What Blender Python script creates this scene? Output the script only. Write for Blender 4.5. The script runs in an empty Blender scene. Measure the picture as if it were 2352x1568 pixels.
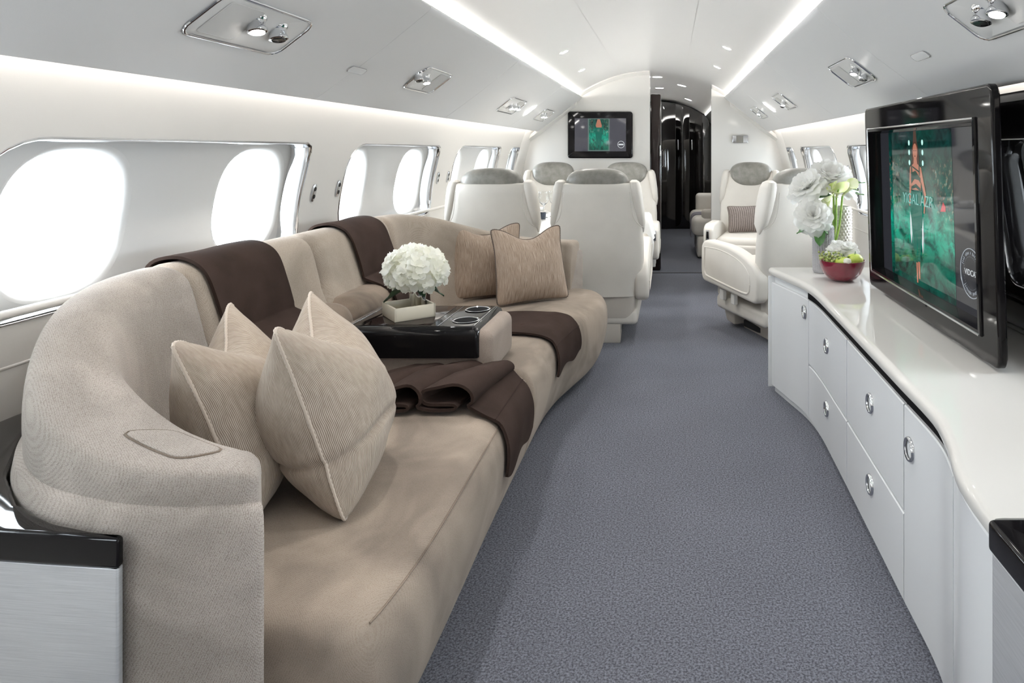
import bpy, bmesh, math, random
import numpy as np
from mathutils import Vector, Matrix
random.seed(7)
rng = np.random.RandomState(5)
PI = math.pi
sc = bpy.context.scene
COL = sc.collection

# ------------------------------------------------------------------ camera, sky, exposure
cam_d = bpy.data.cameras.new('camera')
cam_d.sensor_fit = 'HORIZONTAL'; cam_d.sensor_width = 36.0; cam_d.lens = 24.0
cam_d.shift_x = -(1540 - 1176) / 2352.0          # a shift lens: level camera, verticals kept vertical
cam_d.shift_y = -(784 - 345) / 2352.0
cam_d.clip_start = 0.03; cam_d.clip_end = 200
cam = bpy.data.objects.new('camera', cam_d); COL.objects.link(cam)
cam.location = (0.17, 0.0, 1.215); cam.rotation_euler = (PI / 2, 0, 0)
sc.camera = cam

world = bpy.data.worlds.new('sky'); sc.world = world; world.use_nodes = True
wn = world.node_tree; bgn = wn.nodes['Background']
bgn.inputs[0].default_value = (0.88, 0.94, 1.0, 1)
bgn.inputs[1].default_value = 20.0                  # bright hazy daylight outside

sc.view_settings.view_transform = 'Standard'; sc.view_settings.look = 'None'
sc.view_settings.gamma = 1.0; sc.view_settings.use_curve_mapping = False
sc.view_settings.exposure = 0.08
cy = sc.cycles
cy.max_bounces = 14; cy.diffuse_bounces = 9; cy.glossy_bounces = 5; cy.transmission_bounces = 9
cy.transparent_max_bounces = 10; cy.sample_clamp_indirect = 4.0
cy.caustics_reflective = False; cy.caustics_refractive = False

COVE_E, VAL_E, LENS_E = 58.0, 13.0, 60.0
DOWN_W, READ_W = 22.0, 7.0                         # watts of the ceiling downlights, seen and added, and the reading lamps            # strengths of the cabin's own light strips and lamps

# ------------------------------------------------------------------ materials
def newmat(name):
    m = bpy.data.materials.new(name); m.use_nodes = True
    nt = m.node_tree; b = nt.nodes['Principled BSDF']
    return m, nt, b
def setp(b, **k):
    for n, v in k.items():
        n = {'base': 'Base Color', 'rough': 'Roughness', 'metal': 'Metallic', 'coat': 'Coat Weight', 'coatr': 'Coat Roughness',
             'sheen': 'Sheen Weight', 'sheenr': 'Sheen Roughness', 'spec': 'Specular IOR Level', 'trans': 'Transmission Weight', 'ior': 'IOR',
             'emit': 'Emission Color', 'es': 'Emission Strength', 'aniso': 'Anisotropic', 'sss': 'Subsurface Weight'}[n]
        if isinstance(v, tuple) and len(v) == 3: v = v + (1,)
        b.inputs[n].default_value = v
def N(nt, t, **k):
    n = nt.nodes.new(t)
    for a, v in k.items():
        if a in n.inputs.keys(): n.inputs[a].default_value = v
        else: setattr(n, a, v)
    return n
def L(nt, a, b): nt.links.new(a, b)
def coords(nt, kind='Object', scale=(1, 1, 1)):
    t = N(nt, 'ShaderNodeTexCoord'); m = N(nt, 'ShaderNodeMapping'); m.inputs['Scale'].default_value = scale
    L(nt, t.outputs[kind], m.inputs[0]); return m.outputs[0]
def ramp(nt, fac, stops):
    r = N(nt, 'ShaderNodeValToRGB'); e = r.color_ramp.elements
    while len(e) < len(stops): e.new(0.5)
    for i, (p, c) in enumerate(stops): e[i].position = p; e[i].color = tuple(c) + ((1,) if len(c) == 3 else ())
    L(nt, fac, r.inputs[0]); return r.outputs[0]
def bump(nt, b, h, dist, strength=1.0):
    n = N(nt, 'ShaderNodeBump'); n.inputs['Distance'].default_value = dist; n.inputs['Strength'].default_value = strength
    L(nt, h, n.inputs['Height']); L(nt, n.outputs[0], b.inputs['Normal'])
def plain(name, col, rough=.5, **k):
    m, nt, b = newmat(name); setp(b, base=col, rough=rough, **k); return m

M = {}
def m_panel(name, col, rough, bs=.0004, sc_=420):
    m, nt, b = newmat(name); setp(b, base=col, rough=rough)
    n = N(nt, 'ShaderNodeTexNoise', Scale=sc_, Detail=2.0); L(nt, coords(nt), n.inputs['Vector'])
    bump(nt, b, n.outputs[0], bs, .25); return m
M['panel'] = m_panel('wall_panel', (.76, .74, .705), .5)
M['bin'] = m_panel('bin_panel', (.78, .775, .765), .42)
M['ceil'] = m_panel('ceiling_panel', (.80, .79, .77), .28)
M['bulk'] = plain('bulkhead_gloss', (.72, .705, .675), .18, coat=.3, coatr=.08)
M['reveal'] = plain('window_reveal_gloss', (.90, .90, .89), .12)
M['white'] = plain('white_plastic', (.78, .77, .75), .35)
M['grille'] = m_panel('speaker_cloth', (.60, .59, .57), .8, .001, 900)
M['chrome'] = plain('chrome', (.80, .81, .83), .09, metal=1.0)
M['chrome_soft'] = plain('satin_metal', (.62, .63, .65), .22, metal=1.0)
M['black'] = plain('piano_black', (.006, .0055, .006), .045, spec=.2)
M['black_lux'] = plain('deep_black_lacquer', (.006, .005, .005), .05, spec=.6, coat=.4, coatr=.02)
M['black_matt'] = plain('black_matt', (.012, .012, .013), .5)
M['espresso'] = plain('espresso_gloss', (.016, .010, .009), .07, spec=.3)
M['gloss_white'] = plain('gloss_white_lacquer', (.60, .588, .56), .03, spec=.7)
M['door_white'] = plain('satin_white_lacquer', (.76, .775, .785), .14, spec=.5)
M['pull'] = plain('pull_dish_metal', (.22, .225, .235), .3, metal=1.0)
M['gap'] = plain('shadow_gap', (.006, .006, .007), .7, spec=.05)
M['lens'] = plain('lamp_lens', (.9, .9, .9), .3, emit=(1, .97, .92), es=LENS_E)
M['strip_cove'] = plain('cove_tube', (.9, .9, .9), .4, emit=(1, .975, .94), es=COVE_E)
M['strip_val'] = plain('valance_tube', (.9, .9, .9), .4, emit=(1, .95, .905), es=VAL_E)
M['paper'] = plain('white_linen', (.80, .80, .79), .8, sheen=.3)
M['napkin_blue'] = plain('blue_glass', (.02, .03, .05), .1)

# thin window glass: see-through with a surface reflection
m, nt, b = newmat('window_glass'); nt.nodes.remove(b)
tr = N(nt, 'ShaderNodeBsdfTransparent'); tr.inputs[0].default_value = (.93, .96, .97, 1)
gl = N(nt, 'ShaderNodeBsdfGlossy'); gl.inputs['Roughness'].default_value = .02
lw = N(nt, 'ShaderNodeFresnel'); lw.inputs[0].default_value = 1.07
mx = N(nt, 'ShaderNodeMixShader'); L(nt, lw.outputs[0], mx.inputs[0]); L(nt, tr.outputs[0], mx.inputs[1]); L(nt, gl.outputs[0], mx.inputs[2])
L(nt, mx.outputs[0], nt.nodes['Material Output'].inputs[0]); M['pane'] = m
m, nt, b = newmat('crystal'); setp(b, base=(.97, .98, .98), rough=.01, trans=1.0, ior=1.45); M['glass'] = m

def m_leather(name, col, rough):
    m, nt, b = newmat(name); co = coords(nt)
    n = N(nt, 'ShaderNodeTexVoronoi', Scale=260.0); L(nt, co, n.inputs['Vector'])
    n2 = N(nt, 'ShaderNodeTexNoise', Scale=5.0, Detail=3.0); L(nt, co, n2.inputs['Vector'])
    c = ramp(nt, n2.outputs[0], [(.3, tuple(x * .95 for x in col)), (.7, tuple(min(1, x * 1.04) for x in col))])
    L(nt, c, b.inputs['Base Color']); setp(b, rough=rough); bump(nt, b, n.outputs[0], .0006, .25); return m
M['leather'] = m_leather('cream_leather', (.67, .64, .59), .42)
M['leather_dk'] = m_leather('stone_leather', (.52, .485, .44), .45)
def m_suede(name, a, c_, rough, scale=9):
    m, nt, b = newmat(name); co = coords(nt)
    n2 = N(nt, 'ShaderNodeTexNoise', Scale=scale, Detail=4.0, Roughness=.6, Distortion=.1); L(nt, co, n2.inputs['Vector'])
    c = ramp(nt, n2.outputs[0], [(.3, a), (.7, c_)]); L(nt, c, b.inputs['Base Color']); setp(b, rough=rough, sheen=.2, sheenr=.4)
    n = N(nt, 'ShaderNodeTexNoise', Scale=500.0, Detail=1.0); L(nt, co, n.inputs['Vector']); bump(nt, b, n.outputs[0], .0006, .3); return m
M['headrest'] = m_suede('olive_grey_hide', (.165, .16, .142), (.27, .262, .24), .36, 17)

# woven sofa chenille: light woven dots with brushed patches in the pile
def m_sofa(name, dark, light, scale=430, bs=.0015, patch=.5):
    m, nt, b = newmat(name); co = coords(nt)
    v = N(nt, 'ShaderNodeTexVoronoi', Scale=scale); v.inputs['Randomness'].default_value = .42
    mp = N(nt, 'ShaderNodeMapping'); mp.inputs['Scale'].default_value = (1.0, .75, 1.35); mp.inputs['Rotation'].default_value = (.3, .2, .5)
    L(nt, co, mp.inputs[0]); L(nt, mp.outputs[0], v.inputs['Vector'])
    n2 = N(nt, 'ShaderNodeTexNoise', Scale=3.2, Detail=3.0, Roughness=.55, Distortion=.8); L(nt, co, n2.inputs['Vector'])
    c1 = ramp(nt, n2.outputs[0], [(.38, tuple(x * (1 - patch) for x in light)), (.62, light)])
    c2 = ramp(nt, v.outputs['Distance'], [(.35, (1, 1, 1)), (.85, dark)])
    mxn = N(nt, 'ShaderNodeMix', data_type='RGBA', blend_type='MULTIPLY'); mxn.inputs[0].default_value = .8
    L(nt, c1, mxn.inputs[6]); L(nt, c2, mxn.inputs[7]); L(nt, mxn.outputs[2], b.inputs['Base Color'])
    setp(b, rough=.85, sheen=.18, sheenr=.4, spec=.12); b.inputs['Sheen Tint'].default_value = (.95, .92, .88, 1)
    inv = N(nt, 'ShaderNodeMath', operation='SUBTRACT'); inv.inputs[0].default_value = 1.0; L(nt, v.outputs['Distance'], inv.inputs[1])
    bump(nt, b, inv.outputs[0], bs, .8); return m
M['sofa'] = m_sofa('sofa_chenille', (.40, .36, .33), (.48, .43, .388), patch=.30)
M['sofa_seat'] = m_sofa('sofa_seat_brown', (.70, .65, .60), (.36, .297, .243), scale=480, bs=.0007, patch=.42)  # same sofa cloth copied in browner tones for seat, back and rolls
M['sofa_back'] = m_sofa('sofa_back_tan', (.55, .50, .46), (.43, .37, .312), scale=480, bs=.0009, patch=.25)
M['sofa_roll'] = m_sofa('sofa_lumbar_brown', (.70, .64, .58), (.25, .20, .16), scale=480, bs=.0005, patch=.5)
M['sofa_weave'] = m_sofa('console_weave', (.55, .48, .44), (.36, .30, .26), scale=520, bs=.0006, patch=.15)

def m_wool(name, col):
    m, nt, b = newmat(name); co = coords(nt)
    n = N(nt, 'ShaderNodeTexNoise', Scale=330.0, Detail=3.0); L(nt, co, n.inputs['Vector'])
    n2 = N(nt, 'ShaderNodeTexNoise', Scale=7.0, Detail=3.0); L(nt, co, n2.inputs['Vector'])
    c = ramp(nt, n2.outputs[0], [(.3, tuple(x * .75 for x in col)), (.7, tuple(x * 1.25 for x in col))])
    L(nt, c, b.inputs['Base Color']); setp(b, rough=.9, sheen=.03, sheenr=.3, spec=.06); b.inputs['Sheen Tint'].default_value = (.62, .5, .44, 1)
    bump(nt, b, n.outputs[0], .0012, .5); return m
M['wool'] = m_wool('dark_brown_wool', (.036, .024, .020))
M['wool_grey'] = m_wool('lavender_grey_wool', (.20, .19, .22))

def m_stripe(name, c1, c2, axis_scale, dist, bs=.0008):
    # thin irregular lines woven along the cushion's height
    m, nt, b = newmat(name); t = N(nt, 'ShaderNodeTexCoord')
    sx = N(nt, 'ShaderNodeSeparateXYZ'); L(nt, t.outputs['UV'], sx.inputs[0])
    nz = N(nt, 'ShaderNodeTexNoise', Scale=5.0, Detail=2.0, Roughness=.45)
    mp = N(nt, 'ShaderNodeMapping'); mp.inputs['Scale'].default_value = (2.2, 2.2, 1); L(nt, t.outputs['UV'], mp.inputs[0]); L(nt, mp.outputs[0], nz.inputs['Vector'])
    a = N(nt, 'ShaderNodeMath', operation='MULTIPLY_ADD'); a.inputs[1].default_value = dist; L(nt, nz.outputs[0], a.inputs[0]); L(nt, sx.outputs[0], a.inputs[2])
    s = N(nt, 'ShaderNodeMath', operation='MULTIPLY'); s.inputs[1].default_value = axis_scale; L(nt, a.outputs[0], s.inputs[0])
    si = N(nt, 'ShaderNodeMath', operation='SINE'); L(nt, s.outputs[0], si.inputs[0])
    n3 = N(nt, 'ShaderNodeTexNoise', Scale=60.0, Detail=2.0); mp3 = N(nt, 'ShaderNodeMapping'); mp3.inputs['Scale'].default_value = (1, .25, 1)
    L(nt, t.outputs['UV'], mp3.inputs[0]); L(nt, mp3.outputs[0], n3.inputs['Vector'])
    ad = N(nt, 'ShaderNodeMath', operation='MULTIPLY_ADD'); ad.inputs[1].default_value = 2.2; L(nt, n3.outputs[0], ad.inputs[0]); L(nt, si.outputs[0], ad.inputs[2])
    mr = N(nt, 'ShaderNodeMapRange'); mr.inputs[1].default_value = .1; mr.inputs[2].default_value = 2.1; L(nt, ad.outputs[0], mr.inputs[0])
    c = ramp(nt, mr.outputs[0], [(.38, c2), (.68, c1)])
    L(nt, c, b.inputs['Base Color']); setp(b, rough=.8, sheen=.12, sheenr=.4, spec=.12); bump(nt, b, mr.outputs[0], bs, .5); return m
M['stripe'] = m_stripe('beige_strie_cloth', (.49, .425, .36), (.235, .185, .145), 1000, .013)
m, nt, b = newmat('tan_slub_cloth'); t = N(nt, 'ShaderNodeTexCoord'); mp = N(nt, 'ShaderNodeMapping'); mp.inputs['Scale'].default_value = (110, 3, 1)
n = N(nt, 'ShaderNodeTexNoise', Scale=2.0, Detail=4.0, Roughness=.7); L(nt, t.outputs['UV'], mp.inputs[0]); L(nt, mp.outputs[0], n.inputs['Vector'])
c = ramp(nt, n.outputs[0], [(.36, (.20, .145, .11)), (.52, (.36, .28, .22)), (.68, (.50, .42, .345))]); L(nt, c, b.inputs['Base Color'])
setp(b, rough=.8, sheen=.12, sheenr=.4, spec=.12); bump(nt, b, n.outputs[0], .0004, .4); M['strie'] = m
M['rib'] = m_stripe('taupe_rib_cloth', (.24, .205, .19), (.13, .11, .10), 110, .0, .002)
M['piping'] = plain('beige_piping', (.47, .40, .335), .8, sheen=.2)
M['piping_dk'] = plain('brown_piping', (.10, .075, .06), .8)

# carpet
m, nt, b = newmat('grey_blue_carpet'); co = coords(nt)
n = N(nt, 'ShaderNodeTexNoise', Scale=170.0, Detail=3.0, Roughness=.7); L(nt, co, n.inputs['Vector'])
n2 = N(nt, 'ShaderNodeTexNoise', Scale=2.5, Detail=3.0); L(nt, co, n2.inputs['Vector'])
c1 = ramp(nt, n.outputs[0], [(.38, (.058, .062, .076)), (.63, (.215, .226, .268))])
c2 = ramp(nt, n2.outputs[0], [(.3, (.9, .9, .9)), (.7, (1, 1, 1))])
mxn = N(nt, 'ShaderNodeMix', data_type='RGBA', blend_type='MULTIPLY'); mxn.inputs[0].default_value = 1
L(nt, c1, mxn.inputs[6]); L(nt, c2, mxn.inputs[7]); L(nt, mxn.outputs[2], b.inputs['Base Color'])
setp(b, rough=.95, sheen=.08, spec=.1); bump(nt, b, n.outputs[0], .004, .8); M['carpet'] = m

# brushed metal with horizontal grain
m, nt, b = newmat('brushed_metal'); co = coords(nt, scale=(3, 3, 240))
n = N(nt, 'ShaderNodeTexNoise', Scale=3.0, Detail=5.0, Roughness=.7); L(nt, co, n.inputs['Vector'])
c = ramp(nt, n.outputs[0], [(.3, (.50, .51, .53)), (.7, (.66, .67, .69))]); L(nt, c, b.inputs['Base Color'])
setp(b, rough=.42, metal=.55); bump(nt, b, n.outputs[0], .0004, .4); M['brushed'] = m

def m_petal(name, col, col2):
    m, nt, b = newmat(name); n = N(nt, 'ShaderNodeTexNoise', Scale=18.0, Detail=2.0); L(nt, coords(nt), n.inputs['Vector'])
    c = ramp(nt, n.outputs[0], [(.3, col2), (.6, col)]); L(nt, c, b.inputs['Base Color']); setp(b, rough=.6)
    tl = N(nt, 'ShaderNodeBsdfTranslucent'); L(nt, c, tl.inputs[0]); ms = N(nt, 'ShaderNodeMixShader'); ms.inputs[0].default_value = .5
    L(nt, b.outputs[0], ms.inputs[1]); L(nt, tl.outputs[0], ms.inputs[2]); L(nt, ms.outputs[0], nt.nodes['Material Output'].inputs[0]); return m
M['petal'] = m_petal('white_petal', (.98, .98, .94), (.93, .93, .85))
M['peony'] = m_petal('white_peony_petal', (.98, .98, .965), (.95, .95, .93))
M['calla'] = m_petal('calla_spathe', (.80, .82, .58), (.62, .72, .25))
def m_leafm(name, a, c_):
    m, nt, b = newmat(name); n = N(nt, 'ShaderNodeTexNoise', Scale=40.0, Detail=2.0); L(nt, coords(nt), n.inputs['Vector'])
    c = ramp(nt, n.outputs[0], [(.35, a), (.65, c_)]); L(nt, c, b.inputs['Base Color']); setp(b, rough=.4); return m
M['leaf'] = m_leafm('dark_leaf', (.010, .035, .018), (.03, .085, .035))
M['leaf_mid'] = m_leafm('green_leaf', (.04, .13, .03), (.10, .25, .07))
M['stem'] = m_leafm('stem_green', (.20, .38, .06), (.38, .52, .12))
M['apple'] = m_leafm('apple_green', (.38, .48, .06), (.50, .58, .12))
M['sprig'] = m_leafm('sprig_green', (.18, .26, .05), (.40, .42, .16))
M['bowl'] = plain('wine_red_glaze', (.16, .012, .028), .18, coat=.6)
m, nt, b = newmat('grey_ceramic'); setp(b, base=(.38, .375, .385), rough=.5); M['vase_grey'] = m
m, nt, b = newmat('white_ceramic'); setp(b, base=(.80, .77, .71), rough=.4); M['vase_white'] = m
M['tray'] = plain('cream_lacquer', (.72, .67, .55), .3)

# screen content: light given off by the display, under its glossy face
def m_screen(name, col, es=1.0):
    m, nt, b = newmat(name); setp(b, base=(.004, .004, .005), rough=.05, spec=.35, emit=col, es=es); return m
M['scr'] = m_screen('screen_dark', (.020, .021, .026))
M['scr_grey'] = m_screen('screen_grey', (.065, .065, .078))
m, nt, b = newmat('screen_green'); setp(b, base=(.004, .004, .005), rough=.05)
t = N(nt, 'ShaderNodeTexCoord'); sx = N(nt, 'ShaderNodeSeparateXYZ'); L(nt, t.outputs['UV'], sx.inputs[0])
n = N(nt, 'ShaderNodeTexNoise', Scale=7.0, Detail=5.0, Roughness=.65, Distortion=.8); mp = N(nt, 'ShaderNodeMapping'); mp.inputs['Scale'].default_value = (1.5, 1.6, 1)
L(nt, t.outputs['UV'], mp.inputs[0]); L(nt, mp.outputs[0], n.inputs['Vector'])
vert = ramp(nt, sx.outputs[1], [(0.0, (.0, .05, .035)), (.2, (.002, .13, .085)), (.36, (.002, .34, .23)), (.46, (.002, .22, .15)), (.62, (.001, .08, .06)), (1, (.0, .02, .018))])
nr = ramp(nt, n.outputs[0], [(.36, (.22, .22, .25)), (.6, (1.25, 1.2, 1.15))])
mxn = N(nt, 'ShaderNodeMix', data_type='RGBA', blend_type='MULTIPLY'); mxn.inputs[0].default_value = 1
L(nt, vert, mxn.inputs[6]); L(nt, nr, mxn.inputs[7]); L(nt, mxn.outputs[2], b.inputs['Emission Color']); b.inputs['Emission Strength'].default_value = 1.0
M['scr_green'] = m
M['scr_skin'] = m_screen('screen_skin', (.42, .17, .11))
M['scr_hair'] = m_screen('screen_hair', (.07, .03, .02))
M['scr_dress'] = m_screen('screen_dress', (.003, .045, .032))
M['scr_pant'] = m_screen('screen_trousers', (.004, .12, .085))
M['scr_white'] = m_screen('screen_white', (.62, .66, .68))
M['scr_text'] = m_screen('screen_text', (.16, .42, .38))
M['scr_badge'] = m_screen('screen_badge', (.30, .33, .36))
M['scr_lamp'] = m_screen('screen_stage_lamp', (.55, 1.0, .85))
M['scr_red'] = m_screen('screen_red', (.50, .05, .06))
n5 = N(nt, 'ShaderNodeTexNoise', Scale=26.0, Detail=3.0); mp5 = N(nt, 'ShaderNodeMapping'); mp5.inputs['Scale'].default_value = (1.4, 1.0, 1); L(nt, t.outputs['UV'], mp5.inputs[0]); L(nt, mp5.outputs[0], n5.inputs['Vector'])
ct = ramp(nt, n5.outputs[0], [(.56, (0, 0, 0)), (.62, (.16, .075, .04)), (.68, (.10, .16, .14)), (.78, (.30, .32, .30))])
m1 = N(nt, 'ShaderNodeMath', operation='SUBTRACT'); m1.inputs[1].default_value = .48; L(nt, sx.outputs[0], m1.inputs[0])
m2 = N(nt, 'ShaderNodeMath', operation='ABSOLUTE'); L(nt, m1.outputs[0], m2.inputs[0])
m3 = N(nt, 'ShaderNodeMapRange'); m3.inputs[1].default_value = .2; m3.inputs[2].default_value = .3; L(nt, m2.outputs[0], m3.inputs[0])
m4 = ramp(nt, sx.outputs[1], [(.42, (0, 0, 0)), (.5, (1, 1, 1)), (.78, (1, 1, 1)), (.84, (0, 0, 0))])
m5 = N(nt, 'ShaderNodeMix', data_type='RGBA', blend_type='MULTIPLY'); m5.inputs[0].default_value = 1; L(nt, m3.outputs[0], m5.inputs[6]); L(nt, m4, m5.inputs[7])
m6 = N(nt, 'ShaderNodeMix', data_type='RGBA', blend_type='MULTIPLY'); m6.inputs[0].default_value = 1; L(nt, m5.outputs[2], m6.inputs[6]); L(nt, ct, m6.inputs[7])
m7 = N(nt, 'ShaderNodeMix', data_type='RGBA', blend_type='ADD'); m7.inputs[0].default_value = 1; L(nt, mxn.outputs[2], m7.inputs[6]); L(nt, m6.outputs[2], m7.inputs[7]); L(nt, m7.outputs[2], b.inputs['Emission Color'])
M['scr_orange'] = m_screen('screen_crowd', (.22, .10, .05))
M['scr_crowd'] = m_screen('screen_crowd_grey', (.10, .16, .14))
# ------------------------------------------------------------------ mesh helpers
class MB:
    """collects shapes; build() links them as one mesh object"""
    def __init__(s): s.v = []; s.f = []; s.uv = {}
    def add(s, vs, fs):
        o = len(s.v); s.v += [tuple(map(float, p)) for p in vs]; s.f += [tuple(i + o for i in f) for f in fs]; return o
    def bm(s, bm):
        bm.verts.index_update(); s.add([v.co[:] for v in bm.verts], [[v.index for v in f.verts] for f in bm.faces]); bm.free()
    def box(s, c, size, r=0, seg=3, rot=None):
        bm = bmesh.new(); bmesh.ops.create_cube(bm, size=1)
        for v in bm.verts: v.co = Vector((v.co.x * size[0], v.co.y * size[1], v.co.z * size[2]))
        if r: bmesh.ops.bevel(bm, geom=bm.edges[:], offset=min(r, min(size) * .499), segments=seg, profile=.5, affect='EDGES')
        for v in bm.verts:
            if rot is not None: v.co = rot @ v.co
            v.co += Vector(c)
        s.bm(bm)
    def loft(s, rings, closed=True, cap0=True, cap1=True):
        n = len(rings[0]); o = s.add([p for r in rings for p in r], [])
        fs = []
        for i in range(len(rings) - 1):
            for j in range(n if closed else n - 1):
                k = (j + 1) % n; fs.append((o + i * n + j, o + i * n + k, o + (i + 1) * n + k, o + (i + 1) * n + j))
        if cap0: fs.append(tuple(o + j for j in reversed(range(n))))
        if cap1: fs.append(tuple(o + (len(rings) - 1) * n + j for j in range(n)))
        s.f += fs; return o
    def tube(s, path, r, n=10, closed=False, cap=True):
        P = [Vector(p) for p in path]; m = len(P); rings = []; up = None
        for i in range(m):
            if closed: t = (P[(i + 1) % m] - P[i - 1])
            else: t = P[min(i + 1, m - 1)] - P[max(i - 1, 0)]
            t.normalize()
            if up is None:
                up = Vector((0, 0, 1)) if abs(t.z) < .9 else Vector((1, 0, 0))
            a = up - t * up.dot(t)
            if a.length < 1e-6: a = t.orthogonal()
            a.normalize(); up = a; b2 = t.cross(a)
            rr = r(i / (m - 1)) if callable(r) else r
            rings.append([P[i] + (a * math.cos(2 * PI * k / n) + b2 * math.sin(2 * PI * k / n)) * rr for k in range(n)])
        if closed: rings.append(rings[0])
        s.loft(rings, True, cap and not closed, cap and not closed)
    def lathe(s, prof, n=32, c=(0, 0, 0), mat=None, cap0=True, cap1=True):
        rings = []
        for r, z in prof:
            ring = [Vector((r * math.cos(2 * PI * k / n), r * math.sin(2 * PI * k / n), z)) for k in range(n)]
            if mat is not None: ring = [mat @ p for p in ring]
            rings.append([p + Vector(c) for p in ring])
        s.loft(rings, True, cap0, cap1)
    def prism(s, pts, h0, h1, axis='z', r=0, seg=3):
        if h0 > h1: h0, h1 = h1, h0
        P = np.array(pts, float)
        if sum(P[i][0] * P[(i + 1) % len(P)][1] - P[(i + 1) % len(P)][0] * P[i][1] for i in range(len(P))) < 0: P = P[::-1]
        e = np.roll(P, -1, 0) - P; e /= np.linalg.norm(e, axis=1)[:, None] + 1e-12
        nrm = np.stack([-e[:, 1], e[:, 0]], 1); nv = nrm + np.roll(nrm, 1, 0)
        nv /= np.maximum((nv * nrm).sum(1), .35)[:, None]
        def mk(a, b, h): return {'z': (a, b, h), 'y': (a, h, b), 'x': (h, a, b)}[axis]
        st = [(0, h0), (0, h1)]
        if r:
            st = [(r * (1 - math.sin(k / seg * PI / 2)), h0 + r * (1 - math.cos(k / seg * PI / 2))) for k in range(seg + 1)]
            st += [(i_, h1 - (h - h0)) for i_, h in st[::-1]]
        s.loft([[mk(*(p + n * i_), h) for p, n in zip(P, nv)] for i_, h in st], True, True, True)
    def grid(s, fn, nu, nv, flip=False):
        o = s.add([fn(i / nu, j / nv) for i in range(nu + 1) for j in range(nv + 1)], [])
        for i in range(nu):
            for j in range(nv):
                q = (o + i * (nv + 1) + j, o + (i + 1) * (nv + 1) + j, o + (i + 1) * (nv + 1) + j + 1, o + i * (nv + 1) + j + 1)
                s.f.append(q[::-1] if flip else q)
        return o
    def disc(s, c, r, nrm=(0, 0, 1), n=24, sx=1.0):
        q = Vector(nrm).normalized().to_track_quat('Z', 'Y')
        s.add([Vector(c) + q @ Vector((r * sx * math.cos(2 * PI * k / n), r * math.sin(2 * PI * k / n), 0)) for k in range(n)], [tuple(range(n))])

def build(name, mb, mat, parent=None, world=True, angle=38, fix=True, uv=None):
    me = bpy.data.meshes.new(name)
    vs = mb.v
    if parent is not None and world:
        inv = (parent.matrix_basis if parent.parent is None else parent.parent.matrix_basis @ parent.matrix_basis).inverted()
        vs = [tuple(inv @ Vector(p)) for p in vs]
    me.from_pydata(vs, [], mb.f); me.validate()
    if fix:
        bm = bmesh.new(); bm.from_mesh(me); bmesh.ops.recalc_face_normals(bm, faces=bm.faces[:]); bm.to_mesh(me); bm.free()
    me.polygons.foreach_set('use_smooth', [True] * len(me.polygons))
    me.set_sharp_from_angle(angle=math.radians(angle))
    if uv is not None:
        ul = me.uv_layers.new(name='UVMap')
        for lp in me.loops: ul.data[lp.index].uv = uv[lp.vertex_index]
    me.materials.append(mat)
    o = bpy.data.objects.new(name, me); COL.objects.link(o)
    if parent is not None: o.parent = parent
    return o
def thing(name, label, cat, loc=(0, 0, 0), rz=0.0, group=None):
    o = bpy.data.objects.new(name, None); COL.objects.link(o); o.empty_display_size = .05
    o.location = loc; o.rotation_euler = (0, 0, rz)
    o.matrix_basis = Matrix.Translation(loc) @ Matrix.Rotation(rz, 4, 'Z')
    o['label'] = label; o['category'] = cat
    if group: o['group'] = group
    return o
def tag(o, label, cat, group=None):
    o['label'] = label; o['category'] = cat
    if group: o['group'] = group
    return o
def struct(name, mb, mat, **k):
    o = build(name, mb, mat, **k); o['kind'] = 'structure'; return o
def dup(root, loc, rz, label, group=None, name=None):
    r = root.copy(); COL.objects.link(r)
    r.location = loc; r.rotation_euler = (0, 0, rz); r['label'] = label
    if group: r['group'] = group
    for ch in list(root.children):
        c = ch.copy(); COL.objects.link(c); c.parent = r
        for g in ch.children:
            d = g.copy(); COL.objects.link(d); d.parent = c
    return r
def rrect(w, h, r, n=6):
    """rounded rectangle contour centred on 0, counter-clockwise"""
    out = []
    for cx, cy_, a0 in ((w / 2 - r, h / 2 - r, 0), (-w / 2 + r, h / 2 - r, 90), (-w / 2 + r, -h / 2 + r, 180), (w / 2 - r, -h / 2 + r, 270)):
        for k in range(n + 1):
            a = math.radians(a0 + 90 * k / n); out.append((cx + r * math.cos(a), cy_ + r * math.sin(a)))
    return out
def sell(w, h, p, n=64):
    out = []
    for k in range(n):
        a = 2 * PI * k / n; c, s_ = math.cos(a), math.sin(a)
        out.append((w / 2 * math.copysign(abs(c) ** (2 / p), c), h / 2 * math.copysign(abs(s_) ** (2 / p), s_)))
    return out
def resample(pts, n, closed=False):
    P = np.array(pts, float)
    if closed: P = np.vstack([P, P[:1]])
    d = np.r_[0, np.cumsum(np.linalg.norm(np.diff(P, axis=0), axis=1))]
    t = np.linspace(0, d[-1], n + (1 if closed else 0))
    R = np.stack([np.interp(t, d, P[:, k]) for k in range(P.shape[1])], 1)
    return R[:-1] if closed else R
def catmull(pts, per=8):
    P = np.array(pts, float); P = np.vstack([2 * P[0] - P[1], P, 2 * P[-1] - P[-2]]); out = []
    for i in range(1, len(P) - 2):
        for k in range(per):
            t = k / per; a, b_, c, d = P[i - 1], P[i], P[i + 1], P[i + 2]
            out.append(.5 * ((2 * b_) + (c - a) * t + (2 * a - 5 * b_ + 4 * c - d) * t * t + (3 * b_ - a - 3 * c + d) * t ** 3))
    out.append(P[-2]); return np.array(out)
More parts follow.
